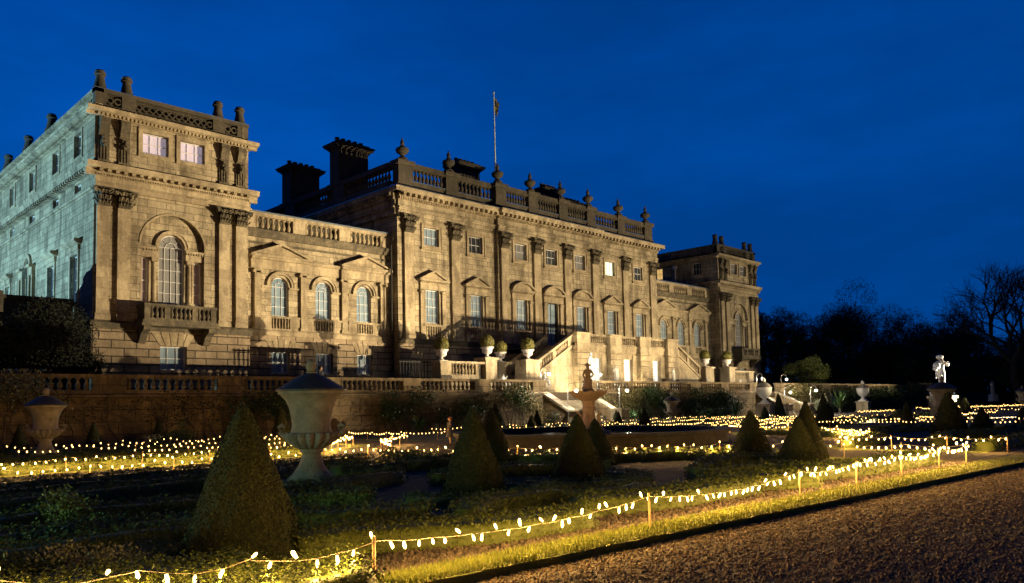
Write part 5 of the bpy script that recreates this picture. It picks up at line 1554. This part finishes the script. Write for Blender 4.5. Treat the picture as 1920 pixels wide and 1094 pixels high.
shrub('pale low flowers under the string lights by the wall', (-41.2, -16.5, .25), (.6, .3, .2), 500, PALELEAF, .06)
shrub('pale leaved bush at the foot of the lit climbers', (-18.2, -16.4, .45), (.6, .5, .4), 1100, PALELEAF, .08)
shrub('bright green bush right of the garden steps', (-9.3, -16.0, .5), (1.1, .6, .45), 1500, SHRUBLEAF, .11)
shrub('green shrubs below the ivy', (0.5, -15.6, .45), (2.2, .6, .42), 1700, SHRUBLEAF, .12)
shrub('lit bush right of the right garden steps', (21, -15.6, .6), (1.6, .7, .6), 1500, PALELEAF, .15)


def spiky(label, x, y, h):
    t = thing('spiky_plant', label, 'plant', (x, y, 0)); m = MB(); q = random.Random(int(x * 10))
    for k in range(46):
        a = q.uniform(0, 6.28); e = q.uniform(.5, 1.35); L = h * q.uniform(.7, 1.1); c, s = math.cos(a), math.sin(a)
        p1 = (L * .55 * math.cos(e) * c, L * .55 * math.cos(e) * s, .25 * h + L * .55 * math.sin(e)); p2 = (L * math.cos(e) * 1.1 * c, L * math.cos(e) * 1.1 * s, .25 * h + L * math.sin(e) * .9)
        w = .035 * h; n = (-s * w, c * w)
        m.add([(n[0] * .5, n[1] * .5, .2 * h), (-n[0] * .5, -n[1] * .5, .2 * h), (p1[0] - n[0], p1[1] - n[1], p1[2]), (p1[0] + n[0], p1[1] + n[1], p1[2]), p2], [(0, 1, 2, 3), (3, 2, 4)])
    m.build('blades', SHRUBLEAF, t); MB().lathe([(.08 * h, 0), (.07 * h, .3 * h)], 7).build('stem', BARK, t)


spiky('spiky palm-like plant left of the white lidded urn', 17.5, -18.6, 1.9)
spiky('spiky plant below the right end of the ivy', 3.0, -16.4, 1.3)
spiky('spiky plant beside the dark cones before the terrace wall', -27.5, -15.6, .8)


# ================================================================== STRING LIGHTS
BULBM = MB().lathe([(.004, -.052), (.0095, -.045), (.0122, -.032), (.010, -.014), (.008, 0)], 8).mesh('bulb', True)
BULBF = MB().lathe([(.004, -.052), (.017, -.038), (.018, -.022), (.006, 0)], 6).mesh('bulb', True)
STAKEM = MB().tube([(0, 0, -.1), (0, 0, .37)], .013, 6).mesh('wooden_stake')
BULBLIGHT_MID = bpy.data.lights.new('bulb_light', 'POINT'); BULBLIGHT_MID.energy = 13.0; BULBLIGHT_MID.color = (1.0, .56, .15); BULBLIGHT_MID.shadow_soft_size = .02
BULBLIGHT = bpy.data.lights.new('bulb_light', 'POINT'); BULBLIGHT.energy = BULB_WATTS; BULBLIGHT.color = (1.0, .56, .15); BULBLIGHT.shadow_soft_size = .012


def light_string(label, pts, gap, post_gap=1.55, h=.34, sag=.05, closed=False, stakes=True):
    P = [Vector((p[0], p[1], 0)) for p in pts]; near = min((p - CAM).length for p in P); me_b, ma_b = (BULBM, BULB) if near < 12 else (BULBF, BULB if near < 24 else BULB_FAR)
    t = thing('light_string', label, 'string lights', tuple(P[0]), group='strings of warm bulbs round the beds')
    o = P[0]; m = MB(); nb = 0
    for a, b in zip(P, P[1:]):
        L = (b - a).length; n = max(1, round(L / post_gap)); d = (b - a).normalized(); sd = Vector((-d.y, d.x, 0))
        for k in range(n):
            p, q = a + (b - a) * (k / n), a + (b - a) * ((k + 1) / n); l = (q - p).length; nn = max(2, round(l / gap)); line = []
            hp = h + random.uniform(-.015, .015)
            for j in range(nn + 1):
                u = j / nn; s = p.lerp(q, u); z = hp - sag * 4 * u * (1 - u) + .004 * math.sin(j * 2.1)
                s = s + sd * (.012 * math.sin(j * 1.7)); line.append((s.x - o.x, s.y - o.y, z))
                if j < nn and nb < 100:
                    up = random.random() < .22
                    bo = link('bulb', me_b, ma_b, t, (s.x - o.x + random.uniform(-.01, .01), s.y - o.y + random.uniform(-.02, .02), z + (.02 if up else -.008)))
                    tx = random.uniform(-.5, .5); 
                    if me_b is BULBM or (near < 24 and nb % 2):
                        lo = bpy.data.objects.new('bulb_light', BULBLIGHT if me_b is BULBM else BULBLIGHT_MID); COL.objects.link(lo); lo.parent = t; lo.location = (bo.location.x, bo.location.y, bo.location.z - (.07 if not up else -.075))
                    bo.scale = [random.uniform(.82, 1.15)] * 3; bo.rotation_euler = ((math.pi - .6 if up else 0) + tx, random.uniform(-.5, .5), random.uniform(0, 6)); nb += 1
            m.tube(line, .0026, 4)
            if stakes:
                so = link('wooden_stake', STAKEM, WOOD, None, (p.x, p.y, 0), random.random() * 6)
                so.rotation_euler = (random.uniform(-.03, .03), random.uniform(-.03, .03), 0)
                tag(so, 'thin wooden stake holding up the string lights', 'stake', 'thin stakes of the string lights')
    m.build('cable', CABLE, t)
    return t


LS = light_string
LS('nearest string of large bulbs along the grass verge at the bottom left', [(-53.4, -40.6), (-52.4, -41.25), (-51.4, -41.86), (-50.75, -42.28), (-50.15, -42.53), (-49.25, -42.58)], .15, 1.3, stakes=False)
LS('string of large bulbs along the verge rising through the middle foreground', [(-49.25, -42.58), (-42.6, -42.62)], .135, 3.3, sag=.085)
LS('string of bulbs along the verge running to the right bed corner', [(-42.6, -42.62), (-35.6, -42.78)], .105, 2.0, sag=.06)
LS('string closing the front bed along the cross path', [(-35.6, -42.7), (-35.6, -39.2)], .15, 1.2)
LS('curved string along the front bed edge facing the pool', [(-35.6, -39.2), (-36.9, -38.15), (-38.6, -36.6), (-39.8, -34.7), (-40.7, -33.0), (-41.3, -31.0)], .2, 1.4)
LS('straight string along the back of the front bed at the left', [(-41.3, -31.0), (-57, -30.9)], .2, 1.6)
LS('string along the second left bed across the path', [(-40.3, -27.4), (-57, -27.2)], .21, 1.7)
LS('string along the second left bed facing the pool', [(-40.3, -27.4), (-38.3, -25.0), (-36.4, -23.0), (-36.0, -18.0)], .17, 1.4)
LS('short string beside the child near the pool path', [(-33.4, -18.2), (-33.2, -22.0), (-31.0, -23.2), (-28.6, -21.6)], .15, 1.4)
LS('string in front of the low wall flowers at the left', [(-36.0, -18.0), (-54, -17.7)], .22, 1.7)
LS('string far behind the pool in front of the garden steps', [(-28.6, -21.6), (-24.2, -23.4), (-22.6, -26.8)], .16, 1.5)
LS('dense string right of the fountain in the middle distance', [(-22.6, -26.8), (-5, -26.8)], .19, 1.8)
LS('farther string along the bed before the garden steps', [(-28.6, -18.0), (-5, -18.0)], .26, 1.8)
LS('string from the small ball bush toward the garden steps', [(-5, -26.8), (-5, -18)], .18, 1.7)
LS('string along the right bed facing the pool', [(-32.4, -39.0), (-28.6, -38.3), (-25.6, -35.6), (-23.8, -31.0)], .16, 1.5)
LS('string closing the right bed along the cross path', [(-32.5, -42.7), (-32.4, -39.0)], .16, 1.3)
LS('string along the back of the right bed', [(-23.8, -31.0), (-17.6, -31.0)], .15, 1.5)
LS('string at the right bed end before the broad cone and statue', [(-17.6, -31.0), (-17.6, -42.7)], .16, 1.5)
LS('string along the farther right bed', [(-14, -30.6), (-14, -42.5)], .18, 1.6)
LS('string behind the small dark ball at the right', [(-14, -30.6), (6, -30.6)], .26, 1.8)
LS('string in the far right beyond the low cones', [(9, -31), (9, -42)], .2, 1.8, .42)
LS('glowing far string at the right edge of the garden', [(12, -27), (28, -31)], .24, 2, .5)
LS('second glowing far string at the right edge of the garden', [(14, -26), (34, -31.5)], .26, 2, .5)
LS('short glowing string left of the fluted urn', [(4, -25.4), (10, -26.2)], .14, 2, .42)

LS('dense string between the pool and the garden steps at the right', [(-22.0, -22.4), (-5.0, -22.4)], .2, 1.8)
LS('string across the right middle beds behind the broad dark cones', [(-22.0, -29.0), (-6.0, -29.0)], .2, 1.7)
LS('far string across the end of the right middle beds', [(-13.6, -34.0), (4.0, -34.0)], .24, 1.9)
LS('string along the inner path round the pool left of the child', [(-39.4, -29.4), (-37.6, -26.4), (-34.9, -24.3)], .17, 1.3)
LS('string through the second left bed towards the pool', [(-46.5, -21.2), (-36.8, -21.0)], .2, 1.6)
LS('second string through the left beds behind the big lidded urn', [(-44.5, -24.6), (-38.6, -24.4)], .18, 1.5)

# grass edging under the strings
gm = MB()


def strip(pts, w):
    P = smooth_path(pts, .4); n = len(P); vs = []; fs = []
    for i, p in enumerate(P):
        d = (P[min(i + 1, n - 1)] - P[max(i - 1, 0)]).normalized(); s = Vector((-d.y, d.x, 0)) * w / 2
        vs += [(p.x + s.x, p.y + s.y, .006), (p.x - s.x, p.y - s.y, .006)]
    for i in range(n - 1): fs.append((2 * i, 2 * i + 2, 2 * i + 3, 2 * i + 1))
    gm.add(vs, fs)


for pts in ([(-35.75, -42.3), (-35.75, -39.1), (-36.9, -37.95), (-38.5, -36.4), (-39.7, -34.5), (-40.9, -32.2), (-41.5, -30.85)], [(-41.9, -30.8), (-60, -30.7)], [(-40.3, -27.5), (-60, -27.35)], [(-40.2, -27.2), (-38.2, -24.9), (-36.2, -22.9), (-35.8, -18.2)],
            [(-32.3, -42.3), (-32.2, -39.0), (-28.6, -38.2), (-25.5, -35.5), (-23.7, -31.2)], [(-23.5, -30.9), (-17.4, -30.9)], [(-17.3, -31.2), (-17.3, -42.3)], [(-28.6, -21.5), (-24.1, -23.5), (-22.6, -26.7)], [(-22.3, -26.9), (-5, -26.9)],
            [(-28.6, -17.8), (-5, -17.8)], [(-33.2, -18.4), (-33.0, -22.0), (-31.0, -23.4), (-29, -22)], [(-14.2, -30.8), (-14.2, -42.3)], [(-36, -17.7), (-56, -17.5)], [(-13.8, -30.4), (6, -30.4)]): strip(pts, .75)
structure(gm.build('lawn_edging', LAWN))

# blades of grass along the front verge and pebbles in front of the hedges
n = 26000; x = -50.5 + 16.5 * rng.beta(.8, 1.7, n); y = YL(x) - .03 + (YU(x) - YL(x) + .05) * rng.uniform(0, 1, n)
P = np.stack([x, y, np.full(n, .02)], 1); hgt = rng.uniform(.02, .045, n); lean = rng.normal(0, .012, (n, 2)); wv = rng.normal(0, .003, (n, 2))
V = np.stack([P + np.c_[wv, np.zeros(n)], P - np.c_[wv, np.zeros(n)], P + np.c_[lean, hgt]], 1).reshape(-1, 3)
me = bpy.data.meshes.new('grass'); me.from_pydata(V.tolist(), [], np.arange(n * 3).reshape(n, 3).tolist()); me.update()
GRASSBLADE = leaf_mat('grass_blades', (0.09, 0.12, 0.010), (0.21, 0.215, 0.025), .8)
o = link('grass', me, GRASSBLADE); o['kind'] = 'stuff'; o['label'] = 'short mown grass of the front verge'


def stones(name, n, xf, y0, y1, z, smin, smax, mat, label):
    X = xf(n); Y = rng.uniform(y0(X), y1(X), n); S = rng.uniform(smin, smax, n); V = []; F = []
    base = np.array([(1, 0, 0), (-1, 0, 0), (0, 1, 0), (0, -1, 0), (0, 0, .7), (0, 0, -.7)], float); bf = np.array([(0, 2, 4), (2, 1, 4), (1, 3, 4), (3, 0, 4), (2, 0, 5), (1, 2, 5), (3, 1, 5), (0, 3, 5)])
    A = rng.uniform(0, 6.28, n); c, s = np.cos(A), np.sin(A)
    B = base[None] * (S[:, None, None] * rng.uniform(.6, 1.3, (n, 6, 1)))
    Vx = B[..., 0] * c[:, None] - B[..., 1] * s[:, None] + X[:, None]; Vy = B[..., 0] * s[:, None] + B[..., 1] * c[:, None] + Y[:, None]
    V = np.stack([Vx, Vy, B[..., 2] + z + S[:, None] * .2], -1).reshape(-1, 3); F = (bf[None] + 6 * np.arange(n)[:, None, None]).reshape(-1, 3)
    me = bpy.data.meshes.new(name); me.from_pydata(V.tolist(), [], F.tolist()); me.update()
    o = link(name, me, mat); o['kind'] = 'stuff'; o['label'] = label


def pebble_leaf(name, a, b):
    k = NT(name); g = k.n('ShaderNodeNewGeometry')
    return k.set(k.mix(g.outputs['Random Per Island'], a, b), .75)


PEB = pebble_leaf('mixed_pebbles', (.02, .014, .008), (.12, .088, .055)); CHIP = pebble_leaf('mixed_gravel_chips', (.05, .032, .014), (.31, .215, .105))
stones('pebbles', 9000, lambda n: -49.6 + 14 * rng.beta(.75, 1.5, n), lambda x: YU(x) - .04, lambda x: -41.6 + 0 * x, .0, .012, .034, PEB, 'loose pale pebbles between the verge and the front hedges')
stones('gravel', 34000, lambda n: -50 + 16 * rng.beta(.85, 1.7, n), lambda x: -47.2 + 0 * x, lambda x: YL(x) + .02, -.055, .007, .021, CHIP, 'loose brown gravel of the drive')

# ================================================================== PEOPLE
def person(label, loc, h, rz, coat, hair, dress=True, **over):
    t = thing('person', label, 'person', loc, rz); nd = body_nodes(**over)
    me = add_fingers(skin_mesh('body', nd, BODY_E, 2), nd)
    b = link('body', me, SKIN, t, (0, 0, 0), 0, (h, h, h))
    f = MB().ball((0, -.066, .915), .010, .016, .014, 6); f.ball((-.022, -.058, .932), .007, .005, .006, 6); f.ball((.022, -.058, .932), .007, .005, .006, 6); f.ball((0, -.056, .893), .016, .006, .005, 6); f.ball((-.058, 0, .925), .008, .014, .018, 6); f.ball((.058, 0, .925), .008, .014, .018, 6)
    f.build('face', SKIN, t).scale = (h, h, h)
    hm_ = MB().ball((0, .012, .945), .070, .072, .066, 14).ball((0, .045, .90), .055, .035, .07, 10); hm_.build('hair', hair, t, smooth=True).scale = (h, h, h)
    cl = MB()
    if dress: cl.lathe([(.05, .835), (.105, .80), (.118, .70), (.108, .60), (.125, .50), (.165, .36), (.185, .27)], 22, flute=.05, nf=9, squash=.82)
    else: cl.lathe([(.05, .84), (.118, .80), (.125, .70), (.115, .60), (.122, .46)], 20, squash=.8)
    for s, e, w in (('sl', 'el', 'wl'), ('sr', 'er', 'wr')): cl.tube([nd[s][:3], nd[e][:3], tuple(Vector(nd[e][:3]).lerp(Vector(nd[w][:3]), .9))], .050, 10, .034)
    cl.build('dress' if dress else 'coat', coat, t, smooth=True).scale = (h, h, h)
    sh = MB()
    for a, to in (('al', 'tl'), ('ar', 'tr')): sh.ball((nd[a][0], nd[a][1] - .03, .028), .034, .066, .03, 8)
    sh.build('shoes', COATBLACK, t).scale = (h, h, h)


person('small red haired child in a dark grey dress standing on the garden path', (-34.6, -26.3, 0), .97, -2.2, COAT, HAIR, True, er=(.16, .03, .66, .03), wr=(.17, -.06, .55, .021), hr=(.17, -.09, .52, .022))
person('dark dressed child behind the balustrade beside the big urn lid', (-31.2, -12.35, 2.15), 1.42, .6, COATBLACK, COATBLACK, False)
person('smaller dark dressed child behind the balustrade right of the other child', (-30.1, -12.35, 2.15), 1.12, .3, COATBLACK, COATBLACK, False)


# ================================================================== TREES
def tree(name, label, x, y, z0, h, crown, n, size, mat, trunk=.5, seed=0, lobes=14, base=.25, cat='tree', group=None, aspect=.4, limbs=9):
    q = np.random.default_rng(seed); t = thing(name, label, cat, (x, y, z0), group=group)
    hc = h * (1 - base); cen = q.normal(size=(lobes, 3)); cen /= np.linalg.norm(cen, axis=1)[:, None]; cen *= q.uniform(.25, .85, lobes)[:, None]
    rad_ = q.uniform(.22, .42, lobes); i = q.integers(0, lobes, n); d = q.normal(size=(n, 3)); d /= np.linalg.norm(d, axis=1)[:, None]
    P = cen[i] + d * (rad_[i] * q.uniform(.35, 1.12, n) ** .6)[:, None]
    P = P * np.array([crown, crown, hc / 2]) + np.array([0, 0, h * base + hc / 2]); P[:, 2] = np.maximum(P[:, 2], .3)
    link('crown', leaf_mesh('crown', P, None, size, aspect), mat, t); m = MB()
    m.tube([(0, 0, -.3), (.1, .05, h * .3), (0, .1, h * .62)], trunk, 8, trunk * .35)
    for k in range(limbs):
        c = cen[k % lobes] * np.array([crown, crown, hc / 2]) * .9 + np.array([0, 0, h * base + hc / 2]); s = h * q.uniform(.2, .5)
        m.tube([(0, 0, s), (c[0] * .45, c[1] * .45, s + (c[2] - s) * .6), tuple(c)], trunk * .32, 6, trunk * .06)
    m.build('trunk', BARK, t); return t


tree('yew_tree', 'spreading dark yew on the terrace in front of the left pavilion', -42.6, -5.2, 2.1, 5.2, 3.7, 30000, .15, TREELEAF, .35, 11, 20, .02, limbs=10)
tree('yew_tree', 'lower dark yew bough mass at the left edge of the terrace', -46.8, -4.0, 2.1, 4.6, 2.9, 14000, .16, TREELEAF, .3, 12, 14, .02)
tree('round_tree', 'round dark evergreen bush just right of the right pavilion', 39.0, -6.2, 1.8, 5.4, 3.0, 13000, .15, BOXLEAF, .3, 13, 18, .05)
WG = 'dark winter trees beyond the garden'
tree('cedar_tree', 'black cedar rising just behind the edge of the right pavilion', 60, 10.5, 1, 17.2, 4.6, 16000, .36, TREELEAF, .6, 21, 22, .18, group=WG)
tree('winter_tree', 'broad twiggy tree with the highest crown of the dark wood', 76, 3.5, 0, 19.6, 8.6, 34000, .40, TREELEAF, .7, 22, 26, .12, group=WG, aspect=.18)
tree('winter_tree', 'twiggy tree between the cedar and the highest crown', 68, 9.5, 0, 17.2, 5.8, 18000, .40, TREELEAF, .6, 23, 20, .1, group=WG, aspect=.18)
tree('winter_tree', 'right shoulder of the dark wood sloping down from the highest crown', 84, -1.5, 0, 16.6, 6.6, 20000, .40, TREELEAF, .6, 24, 20, .1, group=WG, aspect=.18)
tree('winter_tree', 'lower domed tree in the gap of the dark wood', 99, -4, 0, 16.8, 7.6, 22000, .42, TREELEAF, .6, 25, 20, .1, group=WG, aspect=.2)
tree('winter_tree', 'low dark tree left of the bare tree', 84, -11, 0, 14.0, 6.5, 18000, .40, TREELEAF, .6, 26, 18, .08, group=WG, aspect=.2)
tree('winter_tree', 'low dark tree behind the bare tree at the right edge', 86, -19, 0, 15.0, 7.0, 18000, .40, TREELEAF, .6, 27, 18, .08, group=WG, aspect=.2)
tree('winter_tree', 'twiggy tree filling the gap right of the highest crown', 80, 1.0, 0, 16.6, 7.0, 20000, .40, TREELEAF, .6, 41, 22, .1, group=WG, aspect=.2)
tree('winter_tree', 'twiggy tree filling the gap left of the highest crown', 70, 6.0, 0, 16.4, 6.5, 20000, .40, TREELEAF, .6, 42, 22, .1, group=WG, aspect=.2)
tree('winter_tree', 'low twiggy tree before the domed tree of the dark wood', 90, -7.5, 0, 15.4, 7.0, 18000, .42, TREELEAF, .6, 43, 20, .08, group=WG, aspect=.2)
tree('winter_tree', 'dark undergrowth tree behind the white statue', 66, -12, 0, 7.4, 6.0, 8000, .42, TREELEAF, .5, 28, 18, .03, group=WG)
tree('winter_tree', 'dark undergrowth tree behind the lidded urns', 58, -2, 0, 8.4, 6.5, 9000, .42, TREELEAF, .5, 29, 18, .03, group=WG)
tree('winter_tree', 'dark undergrowth tree at the right edge behind the far string', 62, -25, 0, 7.5, 6.0, 8000, .42, TREELEAF, .5, 30, 18, .03, group=WG)
# far wood closing the horizon
q = np.random.default_rng(5); n = 40000; a = q.uniform(-.45, .9, n); r = q.uniform(150, 190, n)
P = np.stack([CAM.x + r * np.cos(a), CAM.y + r * np.sin(a), q.uniform(0, 1, n) * (8.5 + 1.5 * np.sin(a * 23) + np.sin(a * 61))], 1)
o = link('far_wood', leaf_mesh('far_wood', P, None, 1.3, .6), TREELEAF); o['kind'] = 'stuff'; o['label'] = 'black far-off wood closing the horizon'


def bare_tree(label, x, y, h, seed):
    t = thing('bare_tree', label, 'tree', (x, y, 0)); q = random.Random(seed); m = MB(); tr = MB()

    def grow(p, d, L, r, lev):
        d = d.normalized(); pts = [p]; c = p.copy(); dd = d.copy()
        for k in range(3):
            dd = (dd + Vector((q.gauss(0, .13), q.gauss(0, .13), q.gauss(.04, .08)))).normalized(); c = c + dd * (L / 3); pts.append(c.copy())
        (tr if lev == 0 else m).tube(pts, r, 7 if lev < 2 else 4 if lev < 4 else 3, r * .62)
        if lev >= 7: return
        for k in range(4 if lev == 0 else 3 if lev < 6 else 2):
            ax = Vector((q.gauss(0, 1), q.gauss(0, 1), q.gauss(0, .6))).normalized()
            nd = (dd + ax * (.72 if lev else .9)).normalized(); b = pts[-1] if k or lev == 0 else pts[2]
            grow(b, nd, L * q.uniform(.66, .86), max(r * .60, .012), lev + 1)
    grow(Vector((0, 0, -.2)), Vector((-.05, 0, 1)), h * .25, h * .026, 0)
    tr.build('trunk', DARKBARK, t); m.build('branches', DARKBARK, t)


bare_tree('large bare branching tree standing at the right edge against the sky', 58.2, -23.7, 22.0, 4)
